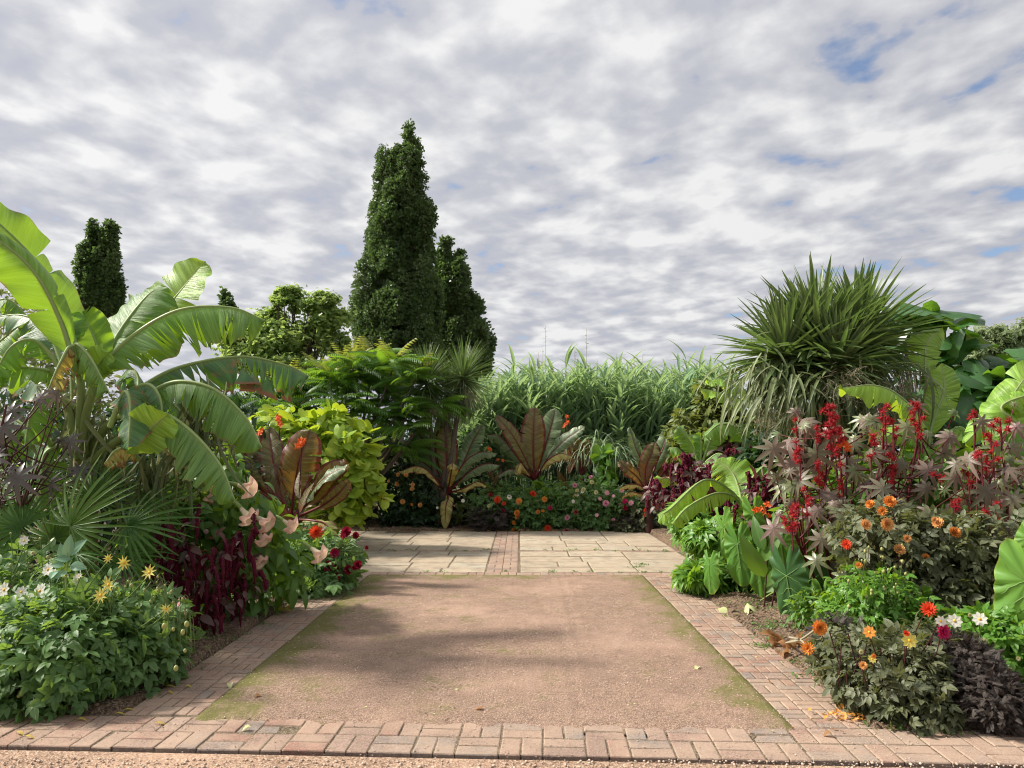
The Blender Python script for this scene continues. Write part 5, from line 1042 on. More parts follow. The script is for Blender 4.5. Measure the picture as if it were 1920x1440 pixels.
b = at(1740, 800, 11.5); paul('tree with very large dark green leaves behind the big cordyline', (b[0], 11.5), [(1680, 590, 11.5, 55, 17), (1730, 600, 11.5, 40, 17), (1760, 650, 11.3, 45, 20), (1800, 690, 11, 60, 23), (1870, 700, 11, 50, 20), (1830, 740, 10.8, 60, 27), (1790, 790, 10.6, 70, 30), (1880, 790, 10.6, 60, 23)], 143)
o, sb, rs = shrub('evergreen_shrub', 'dark shrub filling the back of the right bed', 'shrub', (6.8, 11.0), [(7.0, 11, .9, 1.6, .7, 1.1), (5.0, 10.5, .8, 1.2, .6, 1.0), (3.9, 10.5, .7, .8, .6, .8), (8.5, 10.5, 1, 1.2, .8, 1.2)], 4500, LEAF, .16, 'hedge', 144); sb.build('stem', M['stem'], o)

# bananas, right
def green_banana(label, base, neck, leaves, seed, tr=.09):
    o = thing('banana_plant', label, 'banana plant', (base[0], base[1], 0)); nk = at(*neck)
    pseudostem(o, [(base[0], base[1], 0), (np.array((base[0], base[1], 0)) + nk) / 2, nk], tr, .035, 'pstem')
    for i, (pts, w, mat, N0, kw) in enumerate(leaves):
        k = dict(fold=-25, curl=-18, ruffle=.03, tears=3, t0=.14, gap=.012); k.update(kw); bl(o, [neck] + pts, w, mat, seed * 10 + i, N0=N0, **k)
    return o
green_banana('young banana with yellow-green split leaves leaning over the terrace from the right', (at(1400, 970, 8.9)[0], 8.9), (1392, 950, 8.9), [
    ([(1370, 920, 8.8), (1320, 900, 8.6), (1255, 955, 8.3), (1232, 965, 8.3)], .18, 'banana_y', (0, -.5, 1), dict(t0=.2, fold=-30, tears=5, gap=.02)),
    ([(1375, 930, 8.7), (1340, 925, 8.5), (1290, 950, 8.3), (1258, 985, 8.2)], .15, 'banana_y', (0, -.5, 1), dict(t0=.2, fold=-30, tears=5)),
    ([(1385, 915, 9), (1372, 885, 9.1), (1342, 862, 9.2)], .25, 'banana_y', (-.5, -.7, .6), dict(t0=.15, fold=-5)),
    ([(1400, 915, 8.9), (1420, 885, 8.9), (1440, 872, 8.9), (1455, 900, 8.9)], .19, 'banana', (0, -.5, 1), dict(t0=.15, fold=-30)),
    ([(1400, 930, 8.7), (1420, 920, 8.6), (1432, 950, 8.5)], .16, 'banana_y', (0, -.6, .8), dict(t0=.15))], 151)
green_banana('small green banana in front of the golden shrub at the right back', (at(1310, 900, 12)[0], 12), (1312, 880, 12), [
    ([(1300, 840, 12), (1285, 815, 12), (1270, 802, 12)], .20, 'banana', (.3, -.9, .3), dict()), ([(1330, 830, 12), (1345, 800, 12), (1365, 792, 12)], .24, 'banana', (-.3, -.7, .6), dict()),
    ([(1290, 860, 11.9), (1270, 840, 11.8), (1255, 842, 11.8)], .2, 'banana', (0, -.5, 1), dict()), ([(1315, 840, 12), (1312, 810, 12)], .13, 'banana', (.5, -.9, 0), dict()), ([(1330, 860, 11.8), (1350, 850, 11.7), (1370, 870, 11.6)], .2, 'banana', (0, -.5, 1), dict()), ([(1288, 880, 11.7), (1262, 895, 11.5), (1225, 895, 11.4)], .13, 'banana_y', (0, -.5, 1), dict())], 152)
green_banana('banana whose pale leaf tips show left of the big cordyline', (at(1400, 760, 10.8)[0], 10.8), (1420, 780, 10.8), [
    ([(1400, 735, 10.7), (1360, 712, 10.5), (1325, 712, 10.4)], .20, 'banana_y', (0, -.4, 1), dict(fold=-20)), ([(1400, 755, 10.6), (1360, 738, 10.4), (1312, 728, 10.3)], .20, 'banana_y', (0, -.5, 1), dict(fold=-25)), ([(1390, 800, 10.6), (1350, 795, 10.4), (1320, 820, 10.3)], .22, 'banana', (0, -.5, 1), dict())], 153, .08)
green_banana('banana with an arching lime leaf between the cordyline and the red castor beans', (at(1740, 850, 8.0)[0], 8.0), (1735, 860, 8.0), [
    ([(1735, 800, 7.6), (1690, 745, 7.3), (1640, 722, 7.1), (1572, 728, 7.0)], .19, 'banana_y', (0, -.35, 1), dict(t0=.2, fold=-45, ruffle=.04)),
    ([(1750, 790, 8.1), (1770, 730, 8.2), (1765, 680, 8.3)], .16, 'banana_y', (-.5, -.9, 0), dict(t0=.2, fold=5)),
    ([(1745, 780, 8.3), (1735, 690, 8.5), (1740, 640, 8.6), (1765, 615, 8.7)], .20, 'banana_y', (-.1, -.9, .4), dict(t0=.45, fold=-10)),
    ([(1715, 830, 7.9), (1670, 800, 7.7), (1620, 790, 7.6)], .2, 'banana_y', (0, -.5, .9), dict(t0=.15)),
    ([(1720, 820, 7.6), (1690, 800, 7.4), (1650, 830, 7.2)], .16, 'banana_y', (0, -.6, .8), dict(t0=.15)),
    ([(1760, 850, 7.5), (1790, 850, 7.3), (1800, 900, 7.2)], .16, 'banana_y', (0, -.7, .7), dict(t0=.15)),
    ([(1760, 830, 7.9), (1800, 800, 7.8), (1830, 830, 7.7)], .2, 'banana_y', (0, -.5, .9), dict(t0=.15)),
    ([(1735, 830, 7.8), (1730, 900, 7.6), (1715, 960, 7.5)], .24, 'banana_y', (0, -.9, .2), dict(t0=.05)),
    ([(1700, 860, 7.8), (1650, 850, 7.7), (1600, 880, 7.6)], .22, 'banana_y', (0, -.7, .7), dict(t0=.05))], 154)
green_banana('banana with big upright lime leaves cut by the right edge of the photo', (at(1960, 900, 7.4)[0], 7.4), (1950, 880, 7.4), [
    ([(1890, 840, 7.3), (1890, 760, 7.3), (1950, 670, 7.3)], .22, 'banana_y', (-.5, -.85, .2), dict(t0=.15, fold=0, shape=2.0)),
    ([(1900, 820, 7.1), (1860, 785, 7.0), (1810, 830, 6.9)], .15, 'banana_y', (-.2, -.7, .6), dict(t0=.1)),
    ([(1910, 800, 7.2), (1880, 760, 7.2), (1960, 730, 7.2)], .2, 'banana_y', (0, -.9, .4), dict(t0=.1)),
    ([(1900, 870, 7.0), (1850, 855, 6.9), (1800, 900, 6.8)], .16, 'banana_y', (0, -.7, .6), dict(t0=.1)),
    ([(1940, 850, 6.9), (1900, 800, 6.8), (1870, 820, 6.8)], .2, 'banana', (0, -.6, .7), dict(t0=.1))], 155)

# amaranths right
for i, (lb, bx, Y_, sd, nt_) in enumerate((('deep red amaranth in front of the small green banana', [(1290, 885, 30, 22), (1310, 905, 40, 30), (1260, 920, 40, 30)], 11.2, 161, 10),
        ('deep red amaranth under the shaggy cordyline', [(1380, 860, 35, 22), (1410, 870, 35, 22), (1360, 880, 30, 22)], 10.2, 162, 10),
        ('dark red amaranth behind the young yellow-green banana', [(1300, 930, 50, 30), (1320, 950, 50, 35), (1255, 935, 35, 25)], 12.2, 163, 9),
        ('wine-red amaranth between the young banana and the castor beans', [(1430, 920, 30, 30), (1460, 950, 45, 40), (1390, 985, 30, 25), (1450, 1000, 40, 30)], 8.3, 164, 11))):
    b = at(bx[0][0], bx[0][1], Y_); amaranth(lb, (max(b[0], 2.75), Y_ + .1), bx, Y_, sd, 34, nt_, .15, tl=.24)
# small tassel over the paving
# light green edging plants
for i, (lb, blb, Y_, n_) in enumerate((('pale green leafy clump spilling onto the terrace edge, farthest back', [(1300, 985, 38, 32), (1275, 965, 22, 20)], 9.9, 260), ('bright green leafy clump at the corner of the terrace', [(1335, 1015, 40, 40), (1370, 1000, 35, 35), (1310, 1010, 25, 25)], 9.2, 340), ('pale striped-leaf clump nearest the brick edging on the right', [(1330, 1085, 45, 35), (1300, 1080, 30, 22), (1370, 1110, 30, 25)], 8.5, 260), ('pale leafy clump hidden behind the elephant ears', [(1420, 1060, 50, 60), (1400, 1000, 40, 40)], 8.3, 260))):
    c = at(blb[0][0], blb[0][1], Y_); o, sb, rs = shrub('leafy_perennial', lb, 'plant', (c[0] + .1, c[1] + .1), [pblob(px, py, Y_, rx, ry, .3) for px, py, rx, ry in blb], n_, multi(blade('lance', .30, 4, 1, .12, .9), [(a_, 1, (0, 0, 0)) for a_ in (-100, -60, -20, 20, 60, 100)]), .15, 'lush' if i != 3 else 'brug', 170 + i, nst=16, up=.75, droop=.1, shell=.3); sb.build('stem', M['stem'], o)

# elephant ears
HT = heart(30, 9, .06, .18, 1.35)
def taro(label, base, leaves, seed, group=None):
    rs = np.random.RandomState(seed); o = thing('elephant_ear', label, 'elephant ear', (base[0], base[1], 0), group)
    for (px, py, Y, hpx, mat, nn, dd) in leaves:
        c = at(px, py, Y); s = hpx * Y / F / 1.75; mb = MB(); mb.add(HT, [c], frames(np.array([dd], float), np.array([nn], float)), np.array([s]), np.array([rs.random()])); lf = mb.build('leaf', M[mat], o)
        # veins as a sub-part
        vm = MB(); Mx = frames(np.array([dd], float), np.array([nn], float))[0]
        segs = [((0, 0), (0, 1.1))] + [((0, y0), (sx * .42 * (1 - .45 * y0), y0 + .32)) for y0 in (0, .22, .44, .66) for sx in (1, -1)] + [((0, 0), (sx * .32, -.22)) for sx in (1, -1)]
        for (a_, e_) in segs:
            q = []
            for f in np.linspace(0, 1, 7):
                X_, Y_ = a_[0] + (e_[0] - a_[0]) * f, a_[1] + (e_[1] - a_[1]) * f ** 1.15; kk = np.argmin((HT.V[:, 0] - X_) ** 2 + (HT.V[:, 1] - Y_) ** 2)
                q.append(c + Mx @ np.array((HT.V[kk, 0] if e_[0] else 0, Y_ if not e_[0] else HT.V[kk, 1], HT.V[kk, 2] + .004)) * s)
            vm.tube(q, np.linspace(.0045, .0012, 7) * s / .4 * (1.3 if e_[0] == 0 else .8), 5)
        vm.build('midrib', M['taro_vein'], lf)
        sm = MB(); bb_ = np.array((base[0] + rs.normal(0, .04), base[1] + rs.normal(0, .04), 0)); sm.tube(spline([bb_, (bb_ + c) / 2 + (rs.normal(0, .05), .03, .08), c], 8), np.linspace(.018, .008, 9), 7); sm.build('petiole', M['calyx'], o)
    return o
taro('elephant ear clump with tall ruffled leaves, farthest back by the brick edging', (at(1400, 1120, 8.3)[0], 8.3), [
    (1355, 990, 8.1, 105, 'taro', (-.95, -.4, .2), (.1, -.1, -1)), (1383, 1020, 7.9, 110, 'taro', (-.5, -.85, .3), (.05, -.15, -1)), (1413, 965, 8.1, 95, 'taro', (-.6, -.7, .2), (.2, .1, -1)), (1420, 1050, 7.8, 100, 'taro', (-.45, -.85, .3), (.12, -.1, -1)), (1330, 1060, 8.0, 75, 'taro', (-.8, -.6, .3), (-.05, -.1, -1)), (1377, 985, 8.3, 50, 'taro', (-.8, -.5, .2), (0, 0, -1))], 181)
taro('elephant ear with a big dark drooping leaf above the bare soil', (at(1500, 1180, 7.2)[0], 7.2), [
    (1475, 1080, 6.9, 150, 'taro_d', (-.75, -.65, .25), (.12, -.05, -1)), (1525, 1085, 7.1, 120, 'taro_d', (-.3, -.9, .3), (.1, 0, -1)), (1510, 1035, 7.3, 90, 'taro', (-.2, -.8, .5), (.3, 0, -.9)), (1465, 1020, 7.4, 80, 'taro', (-.6, -.7, .3), (-.1, 0, -1)), (1545, 1120, 6.9, 90, 'taro', (-.5, -.8, .4), (.1, -.1, -1))], 182)
taro('elephant ear with huge veined leaves cut by the right edge of the photo', (at(1960, 1250, 5.3)[0], 5.3), [
    (1925, 1090, 5.0, 200, 'taro', (-.35, -.9, .3), (-.15, -.1, -1)), (1930, 1010, 5.2, 90, 'taro', (-.4, -.8, .4), (-.3, .1, -.9))], 183)

# castor beans, right
castor('castor bean with the tallest red fruit spikes, left of the group in the right bed', (at(1570, 1000, 7.2)[0], 7.3), [(1450, 840, 6.9, 55, (-.2, -.5, .9)), (1480, 830, 6.9, 50), (1530, 850, 6.8, 55), (1560, 810, 7.0, 45), (1500, 900, 6.8, 52), (1480, 870, 6.9, 45), (1590, 870, 6.8, 50), (1555, 930, 6.7, 48), (1450, 990, 6.6, 50), (1520, 960, 6.7, 45), (1600, 830, 7.2, 45), (1620, 790, 7.2, 40), (1540, 1010, 6.6, 50), (1470, 910, 7.0, 45), (1510, 790, 7.2, 45), (1490, 940, 6.9, 40), (1585, 960, 6.6, 45), (1430, 870, 7.1, 35)],
       'castor', 191, [(1557, 775, 6.9), (1492, 795, 6.9), (1600, 900, 7.0), (1480, 980, 6.7)], [(1555, 785, 6.8, 56, 26), (1566, 825, 6.8, 50, 28), (1492, 808, 6.8, 44, 10), (1531, 815, 6.8, 22, 10), (1500, 855, 6.7, 26, 20), (1535, 890, 6.7, 40, 20), (1575, 855, 6.7, 24, 12), (1485, 975, 6.5, 44, 28), (1505, 955, 6.5, 16, 22), (1512, 928, 6.6, 12, 12), (1580, 915, 6.7, 26, 14)])
castor('castor bean with slender fruit spikes in the middle of the right bed', (at(1680, 1000, 6.9)[0], 7.0), [(1635, 850, 6.6, 45), (1655, 915, 6.5, 48, (-.1, -.9, .5)), (1600, 960, 6.4, 50), (1700, 800, 6.8, 42), (1740, 880, 6.7, 50, (-.1, -.4, 1)), (1690, 870, 6.7, 45), (1735, 915, 6.5, 42), (1640, 790, 7.0, 45, (0, -.3, 1)), (1780, 820, 6.9, 45, (0, -.3, 1)), (1620, 910, 6.8, 40), (1770, 850, 7, 40), (1720, 760, 7.1, 35), (1600, 1010, 6.3, 45), (1660, 980, 6.5, 40)],
       'castor', 192, [(1658, 770, 6.7), (1675, 795, 6.7), (1728, 770, 6.8), (1640, 900, 6.8)], [(1658, 772, 6.6, 20, 16), (1660, 795, 6.6, 24, 10), (1675, 803, 6.6, 30, 14), (1722, 760, 6.8, 12, 12), (1715, 775, 6.8, 16, 12), (1727, 800, 6.7, 34, 16), (1638, 822, 6.6, 16, 26), (1633, 857, 6.6, 12, 12), (1668, 870, 6.7, 30, 20), (1762, 895, 6.5, 14, 20), (1672, 900, 6.6, 14, 10)])
castor('castor bean with mauve leaves and round red fruit near the right edge', (at(1840, 1000, 6.6)[0], 6.6), [(1840, 790, 6.4, 32), (1870, 835, 6.2, 48, (0, -.7, .6)), (1815, 860, 6.2, 50), (1790, 895, 6.3, 40), (1900, 935, 6.1, 48), (1850, 920, 6.2, 55), (1890, 880, 6.3, 40), (1780, 1000, 6.1, 42), (1800, 930, 6.4, 45), (1880, 990, 6.0, 40), (1930, 870, 6.3, 40), (1740, 960, 6.3, 42), (1830, 980, 6.2, 40), (1905, 800, 6.6, 35)],
       'castor', 193, [(1875, 790, 6.3), (1850, 850, 6.2), (1830, 785, 6.5), (1860, 970, 6.1)], [(1876, 797, 6.2, 24, 28), (1857, 820, 6.2, 10, 10), (1840, 860, 6.1, 28, 26), (1862, 848, 6.1, 24, 14), (1816, 893, 6.2, 20, 16), (1858, 970, 6.0, 14, 32), (1790, 945, 6.2, 10, 18), (1825, 778, 6.5, 8, 12), (1866, 945, 6.1, 8, 14)])
castor('green-leaved castor bean low behind the orange dahlias', (at(1700, 1040, 6.7)[0], 6.8), [(px, py, 6.6, 42) for px, py in ((1560, 990), (1640, 1010), (1600, 1040), (1700, 950), (1760, 1010), (1690, 1000), (1820, 1040), (1860, 1010), (1740, 1050), (1530, 1050), (1900, 1000), (1580, 1080))], 'castor_g', 194, [(1620, 960, 6.8), (1760, 960, 6.8), (1860, 980, 6.8)])
canna('orange canna glowing among the castor bean fruits', (at(1600, 980, 6.9)[0], 7.0), [(1588, 845, 26), (1572, 840, 16)], 6.8, 195, 'brug')
canna('scarlet canna low beside the castor bean stems', (at(1440, 1000, 7.4)[0], 7.5), [(1428, 952, 26), (1440, 965, 18)], 7.3, 196, 'brug')
o, sb, rs = shrub('broadleaf_plant', 'tangle of broad green leaves below the castor beans', 'plant', (at(1650, 1000, 7.3)[0], 7.3), [pblob(1560, 960, 7.4, 90, 80, .4), pblob(1680, 930, 7.4, 100, 90, .4), pblob(1820, 950, 7.2, 120, 100, .4)], 900, blade('ovate', .5, 5, 1, .12, .7), .20, 'brug', 197, nst=30, shell=.3); sb.build('stem', M['stem'], o)

# orange dahlias and the near right bushes
o, sb, rs = shrub('dahlia_bush', 'tall bronze-leaved dahlia with apricot ball flowers below the castor beans', 'dahlia', (at(1720, 1100, 6.0)[0], 6.0), [pblob(1660, 1020, 6.0, 90, 70, .4), pblob(1760, 1060, 5.9, 110, 90, .4), pblob(1860, 1060, 5.9, 90, 90, .4), pblob(1800, 1130, 5.8, 100, 70, .35), pblob(1700, 1100, 5.9, 80, 60, .35)], 3300, DAHL, .125, 'dahlia_d', 201, nst=40, shell=.4, jit=.7)
flowers_on(o, sb, [(1632, 946, 'ball_orange', 17), (1668, 942, 'ball_orange', 24), (1654, 958, 'deco_orange', 18, 5.75), (1622, 984, 'ball_peach', 20), (1662, 983, 'ball_peach', 25), (1759, 981, 'ball_peach', 20), (1789, 999, 'ball_orange', 22), (1686, 1031, 'ball_peach', 21), (1587, 1021, 'deco_red', 19), (1681, 1077, 'deco_red', 12), (1827, 1090, 'ball_peach', 17), (1752, 975, 'ball_peach', 12), (1700, 1010, 'ball_peach', 15), (1735, 1045, 'ball_orange', 14), (1843, 1040, 'ball_peach', 16), (1610, 1060, 'deco_orange', 13), (1880, 1075, 'ball_orange', 15)], 5.6, rs, None, .3)
bm = MB(); BPx = np.array([at(rs.uniform(1600, 1720), rs.uniform(1020, 1130), 5.6) for _ in range(34)]); buds(o, BPx, (.008, .013), rs)
for q in BPx: sb.tube([q, q + (rs.normal(0, .02), .05, -.15)], .0025, 4)
sb.build('stem', M['dstem'], o)
o, sb, rs = shrub('dahlia_bush', 'light green dahlia full of buds in the middle of the right bed', 'dahlia', (at(1640, 1130, 5.7)[0], 5.7), [pblob(1640, 1110, 5.65, 65, 45, .3), pblob(1600, 1150, 5.6, 50, 35, .3), pblob(1690, 1140, 5.6, 50, 40, .3)], 1100, DAHL, .09, 'lush', 202, nst=20)
bm = MB(); BPx = np.array([at(rs.uniform(1590, 1700), rs.uniform(1050, 1140), 5.35) for _ in range(24)]); buds(o, BPx, (.008, .013), rs); 
for q in BPx: sb.tube([q, q + (0, .06, -.15)], .0025, 4)
sb.build('stem', M['stem'], o)
o, sb, rs = shrub('dahlia_bush', 'bronze-leaved dahlia with mixed yellow, magenta and orange flowers at the near right', 'dahlia', (at(1690, 1340, 4.75)[0], 4.8), [pblob(1680, 1280, 4.7, 110, 65, .32), pblob(1620, 1240, 4.9, 85, 50, .3), pblob(1740, 1230, 4.9, 80, 60, .3), pblob(1700, 1320, 4.6, 80, 35, .28), pblob(1570, 1230, 5.0, 40, 30, .2)], 2300, DAHL, .10, 'dahlia_d', 203, nst=40, shell=.45, jit=.7)
flowers_on(o, sb, [(1536, 1177, 'ball_orange', 27, 4.9), (1515, 1215, 'deco_orange', 24, 4.85), (1741, 1143, 'deco_red', 27), (1767, 1184, 'deco_magenta', 29), (1705, 1201, 'sing_yellow', 25), (1699, 1188, 'ball_red', 11), (1630, 1185, 'sing_orange', 20), (1635, 1236, 'sing_yellow', 14), (1618, 1248, 'ball_peach', 15), (1614, 1222, 'ball_cream', 9), (1713, 1292, 'ball_cream', 8), (1764, 1165, 'sing_white', 18), (1638, 1230, 'deco_orange', 9)], 4.45, rs, None, .28)
for _ in range(16): p_ = at(rs.uniform(1540, 1760), rs.uniform(1180, 1260), 4.6); sb.tube([p_, p_ + (rs.normal(.05, .06), .1, -.3)], .004, 4)
sb.build('stem', M['dstem'], o)
o, sb, rs = shrub('dahlia_bush', 'bright green dahlia with single white flowers near the right edge', 'dahlia', (at(1890, 1290, 5.0)[0], 5.1), [pblob(1870, 1210, 5.05, 60, 60, .3), pblob(1920, 1250, 5.0, 60, 70, .3), pblob(1850, 1180, 5.1, 40, 30, .25)], 1500, DAHL, .10, 'lush', 204, nst=20)
flowers_on(o, sb, [(1790, 1164, 'sing_white', 23), (1837, 1161, 'sing_white', 23), (1820, 1202, 'sing_white', 18), (1818, 1153, 'ball_cream', 8), (1846, 1201, 'ball_cream', 9), (1868, 1228, 'ball_cream', 9), (1909, 1235, 'ball_cream', 8), (1893, 1255, 'ball_cream', 8)], 4.75, rs, None); sb.build('stem', M['stem'], o)
o, sb, rs = shrub('dahlia_bush', 'rounded near-black dahlia at the near right corner', 'dahlia', (at(1860, 1370, 4.5)[0], 4.55), [pblob(1850, 1310, 4.5, 68, 55, .26), pblob(1815, 1245, 4.7, 45, 45, .24), pblob(1895, 1330, 4.5, 40, 38, .22), pblob(1780, 1220, 4.8, 30, 30, .2)], 6500, FERN, .046, 'black', 205, nst=20, shell=.55); sb.build('stem', M['dstem'], o)
o, sb, rs = shrub('dahlia_bush', 'small dark dahlia tuft beside the bare soil', 'dahlia', (at(1575, 1250, 5.4)[0], 5.4), [pblob(1575, 1190, 5.3, 45, 35, .2)], 420, FERN, .06, 'black', 206); sb.build('stem', M['dstem'], o)
o, sb, rs = shrub('leafy_perennial', 'small-leaved green plant at the foot of the big dark elephant ear', 'plant', (at(1520, 1170, 6.6)[0], 6.6), [pblob(1520, 1140, 6.6, 40, 32, .2), pblob(1560, 1160, 6.3, 30, 25, .2)], 420, LEAF, .07, 'brug', 207); sb.build('stem', M['stem'], o)

# ================================================================== SMALL THINGS ON THE GROUND
rs = np.random.RandomState(301)
def weeds(pts, seed):
    rs = np.random.RandomState(seed); mb = MB()
    for (x, y, n, s) in pts:
        P = np.stack([x + rs.normal(0, s, n), y + rs.normal(0, s, n), np.full(n, .02)], 1); z = soil_z(P[:, 0], P[:, 1]); P[:, 2] = np.maximum(z, .012)
        a = rs.uniform(0, 6.28, n); d = np.stack([np.cos(a), np.sin(a), rs.uniform(.3, 1.6, n)], 1); mb.add(LEAF_F, P, frames(d, np.tile((0, 0, 1.), (n, 1))), rs.uniform(.015, .045, n), rs.random(n))
    return mb
pts = [(rs.uniform(2.0, 2.5), rs.uniform(4.4, 8.5), 14, .05) for _ in range(34)] + [(rs.uniform(-2.8, -2.36), rs.uniform(5.2, 9), 12, .06) for _ in range(30)] + [(rs.uniform(-3.4, 2.5), rs.choice([9.9, 11.9, 12.05, 14.9, 14.9]) + rs.normal(0, .02), 10, .03) for _ in range(80)] + [(*gp(1420, 1130)[:2], 40, .08), (*gp(1435, 1190)[:2], 50, .07), (*gp(1430, 1215)[:2], 40, .05), (*gp(1510, 1270)[:2], 30, .05), (*gp(1203, 1060)[:2], 40, .05), (*gp(1195, 1065)[:2], 30, .05)] + [(-2.36 + rs.normal(0, .03), rs.uniform(4.6, 9.5), 8, .03) for _ in range(18)] + [(rs.uniform(2.0, 4), rs.uniform(4.35, 4.6), 10, .04) for _ in range(10)]
tag(weeds(pts, 302).build('low_weeds', M['soil_weed']), kind='stuff')
mb = MB(); n = 900; P = np.stack([rs.uniform(XL, XL + .22, n) + 0, rs.uniform(4.6, 9.6, n), np.full(n, .018)], 1); a = rs.uniform(0, 6.28, n); mb.add(LEAF_F, P, frames(np.stack([np.cos(a), np.sin(a), rs.uniform(.2, 1, n)], 1), np.tile((0, 0, 1.), (n, 1))), rs.uniform(.005, .014, n), rs.random(n)); tag(mb.build('moss_tufts', M['soil_weed']), kind='stuff')
def fallen(name, label, cat, px, py, t, s, mat, rot=0, z=.03, flat=(0, 0, 1), group=None, tiltd=None):
    g_ = gp(px, py); o = thing(name, label, cat, (g_[0], g_[1], 0), group); mb = MB(); d = np.array([(math.cos(rot), math.sin(rot), .12)]); mb.add(t, [(g_[0], g_[1], z)], frames(d, np.array([flat], float)), np.array([s]), np.array([.5])); mb.build('leaf', M[mat], o); return o
YL = solid('yellow_dead_leaf', (.45, .30, .05), (.60, .50, .12), .7, tl=(.6, .5, .1)); M['yl'] = YL
M['pale'] = leafmat('pale_dead_leaf', (.38, .42, .18), (.52, .54, .30), (.6, .6, .3), .3, .6, .3)
M['brown'] = solid('brown_dead_leaf', (.22, .10, .04), (.42, .24, .11), .8, 20, tl=(.5, .25, .1)); M['opet'] = solid('fallen_petal', (.70, .30, .05), (.78, .48, .15), .7, tl=(.8, .4, .1))
o = fallen('fallen_leaf', 'yellow withered leaf lying on the left brick edging', 'leaf', 545, 1152, blade('ovate', .7, 6, 2, .3, .9, .08), .2, 'yl', 2.6, .04); mb = MB(); mb.tube(spline([gp(500, 1142) + (0, 0, .02), gp(525, 1138) + (0, 0, .04), gp(555, 1136) + (0, 0, .03)], 5), .006, 5); mb.build('stalk', M['straw'], o)
fallen('fallen_leaf', 'pale cut leaf lying by the right brick edging', 'leaf', 1375, 1152, heart(12, 4, .04, .3, 1.0), .16, 'pale', 2.8, .04, (-.2, -.5, 1))
fallen('fallen_leaf', 'pale folded leaf standing on the soil beside its twin', 'leaf', 1405, 1158, heart(12, 4, .04, .6, 1.1), .17, 'pale', 1.4, .1, (-.3, -1, .3))
g_ = gp(1475, 1225); o = thing('dead_leaf_clump', 'crumpled brown dead leaves on the bare soil', 'dead leaves', (g_[0], g_[1], 0)); mb = MB(); n = 26; mb.add(blade('ovate', .6, 5, 2, .3, 1.6, .12), np.array((g_[0], g_[1], .05)) + rs.normal(0, .06, (n, 3)) * (1.2, 1, .5), frames(rs.normal(0, 1, (n, 3)), rs.normal(0, 1, (n, 3))), rs.uniform(.08, .17, n), rs.random(n)); mb.build('leaves', M['brown'], o)
mb = MB(); [mb.tube(spline([np.array((g_[0], g_[1], .08)), at(1500, 1200, 5.3), at(*q)], 6), .008, 5) for q in ((1530, 1180, 4.95), (1512, 1213, 4.9), (1480, 1195, 5.4))]; mb.build('stalk', M['straw'], o)
g_ = gp(1440, 1140); mb = MB(); o = thing('cut_stalk', 'pale cut leaf stalk leaning from the elephant ears', 'stalk', (g_[0], g_[1], 0)); mb.tube(spline([gp(1412, 1142) + (0, 0, .03), gp(1440, 1140) + (0, 0, .12), at(1468, 1100, 7.2)], 6), .008, 6); mb.build('stalk', M['calyx'], o)
g_ = gp(1620, 1352); mb = MB(); n = 130; P = np.stack([g_[0] + rs.normal(0, .12, n), g_[1] + rs.normal(0, .035, n), rs.uniform(.02, .045, n)], 1); mb.add(PB, P, frames(rs.normal(0, 1, (n, 3)) * (1, 1, .2), np.tile((0, 0, 1.), (n, 1)) + rs.normal(0, .3, (n, 3))), rs.uniform(.02, .045, n), rs.random(n)); tag(mb.build('fallen_petals', M['opet']), 'scatter of orange petals on the bricks at the near right', 'petals', kind='stuff')
mb = MB(); n = 120; P = np.stack([rs.uniform(-2.6, 2.2, n), rs.normal(14.82, .04, n), np.full(n, .025)], 1); mb.add(PB, P, frames(rs.normal(0, 1, (n, 3)) * (1, 1, .2), np.tile((0, 0, 1.), (n, 1))), rs.uniform(.02, .05, n), rs.random(n)); tag(mb.build('fallen_petals', M['opet']), 'line of orange petals along the far edge of the terrace', 'petals', kind='stuff')
LP = [(310, 1293), (345, 1292), (312, 1303), (215, 1345), (232, 1338), (290, 1363), (143, 1355), (30, 1380), (180, 1330), (45, 1388)]
lbs = ['upper left of the curled yellow petals on the left bricks', 'rightmost of the curled yellow petals on the left bricks', 'lower of the curled yellow petals on the left bricks', 'curled yellow petal beside the foot of the yellow dahlia', 'second curled petal beside the foot of the yellow dahlia', 'curled yellow petal on the front brick corner', 'curled yellow petal left on the front bricks', 'curled yellow petal at the far left of the front bricks', 'curled yellow petal half under the dahlia leaves', 'lowest curled yellow petal at the far left']
for (px, py), lb in zip(LP, lbs): fallen('fallen_petal', lb, 'petal', px, py, blade('lance', .3, 4, 1, .3, .8), .075, 'yl', rs.uniform(-.4, .6), .022, group='fallen yellow dahlia petals')
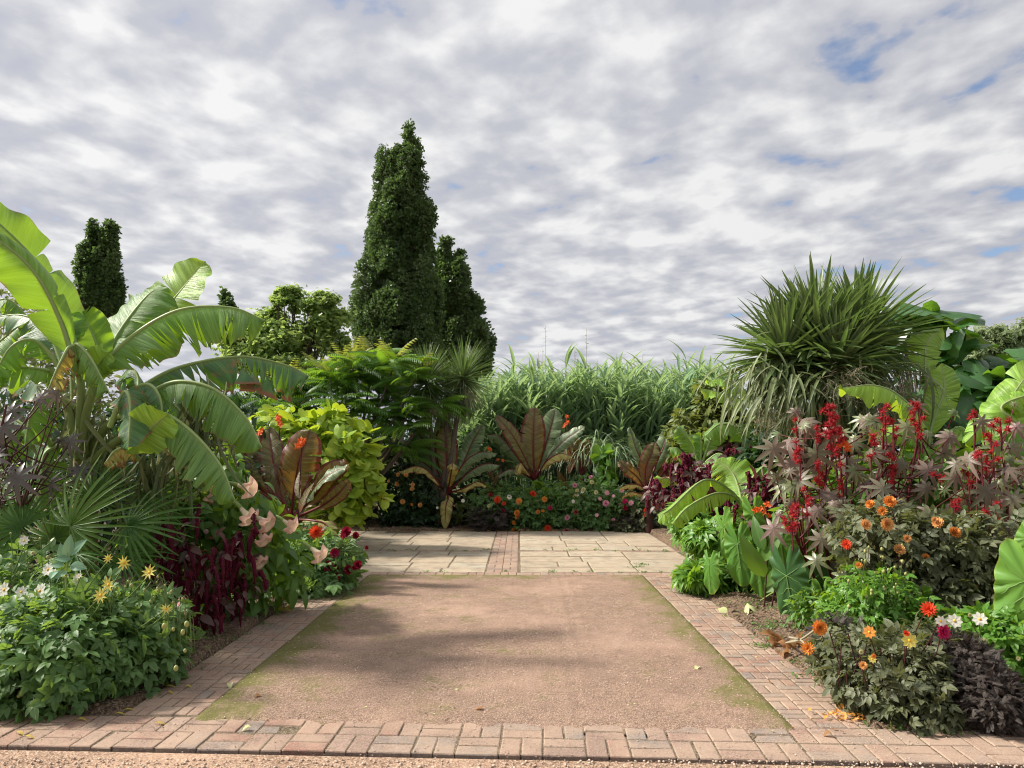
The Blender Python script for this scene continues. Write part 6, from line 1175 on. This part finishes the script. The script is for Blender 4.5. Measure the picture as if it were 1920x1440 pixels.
for px, py, m_, lb in ((470, 1373, 'pale', 'small pale green leaf on the front brick edging'), (905, 1338, 'brown', 'curled reddish-brown leaf on the gravel near the front'), (489, 1312, 'brown', 'small pink-brown leaf on the left gravel'), (1310, 1258, 'pale', 'round pale leaf scrap on the right gravel'), (430, 1290, 'pale', 'little pale leaf on the moss by the left bricks'), (1560, 1385, 'brown', 'thin dark red leaf on the right brick corner')):
    fallen('fallen_leaf', lb, 'leaf', px, py, blade('ovate', .7, 4, 1, .3, 1.2), .06, m_, rs.uniform(0, 6), .03)
for i in range(60):
    px, py = [(rs.uniform(500, 1400), rs.uniform(1090, 1360)), (rs.uniform(1360, 1600), rs.uniform(1150, 1400))][i % 2]
    o = fallen('fallen_leaf', 'tiny scrap of dry leaf lying on the gravel or bricks', 'leaf', px, py, blade('ovate', .6, 3, 1, .3, 1.0), rs.uniform(.015, .035), ('brown', 'pale')[i % 3 == 0], rs.uniform(0, 6), .022, group='tiny dry leaf scraps')
g_ = at(640, 985, 13.3); o = thing('plant_label', 'small dark plant marker on a stake below the golden catalpa', 'plant label', (g_[0], 13.3, 0)); mb = MB(); mb.tube([(g_[0], 13.3, 0), (g_[0], 13.3, .28)], .006, 6); mb.build('stake', M['bark'], o); mb = MB(); mb.raw(xf(block(.1, .012, .06, .002), (g_[0], 13.29, .31))); mb.build('plate', M['clod'], o)
# far hedge line that closes the horizon behind the garden
for i, (x_, y_, hh) in enumerate(((-26, 52, 3.2), (-14, 50, 2.8), (0, 54, 3.0), (14, 52, 2.8), (40, 55, 4.0))):
    o, sb, rs = shrub('distant_hedge', ('far hedge stretch at the left of the horizon', 'far hedge stretch left of centre', 'far hedge stretch behind the reeds', 'far hedge stretch right of the reeds', 'far hedge stretch under the grey-green tree')[i], 'hedge', (x_, y_), [(x_ + q, y_, hh * .45, 4, 1.5, hh * .6) for q in (-6, -2, 3, 7)], 2200, LEAF_F, .5, 'hedge', 400 + i, nst=5); sb.build('stem', M['bark'], o)
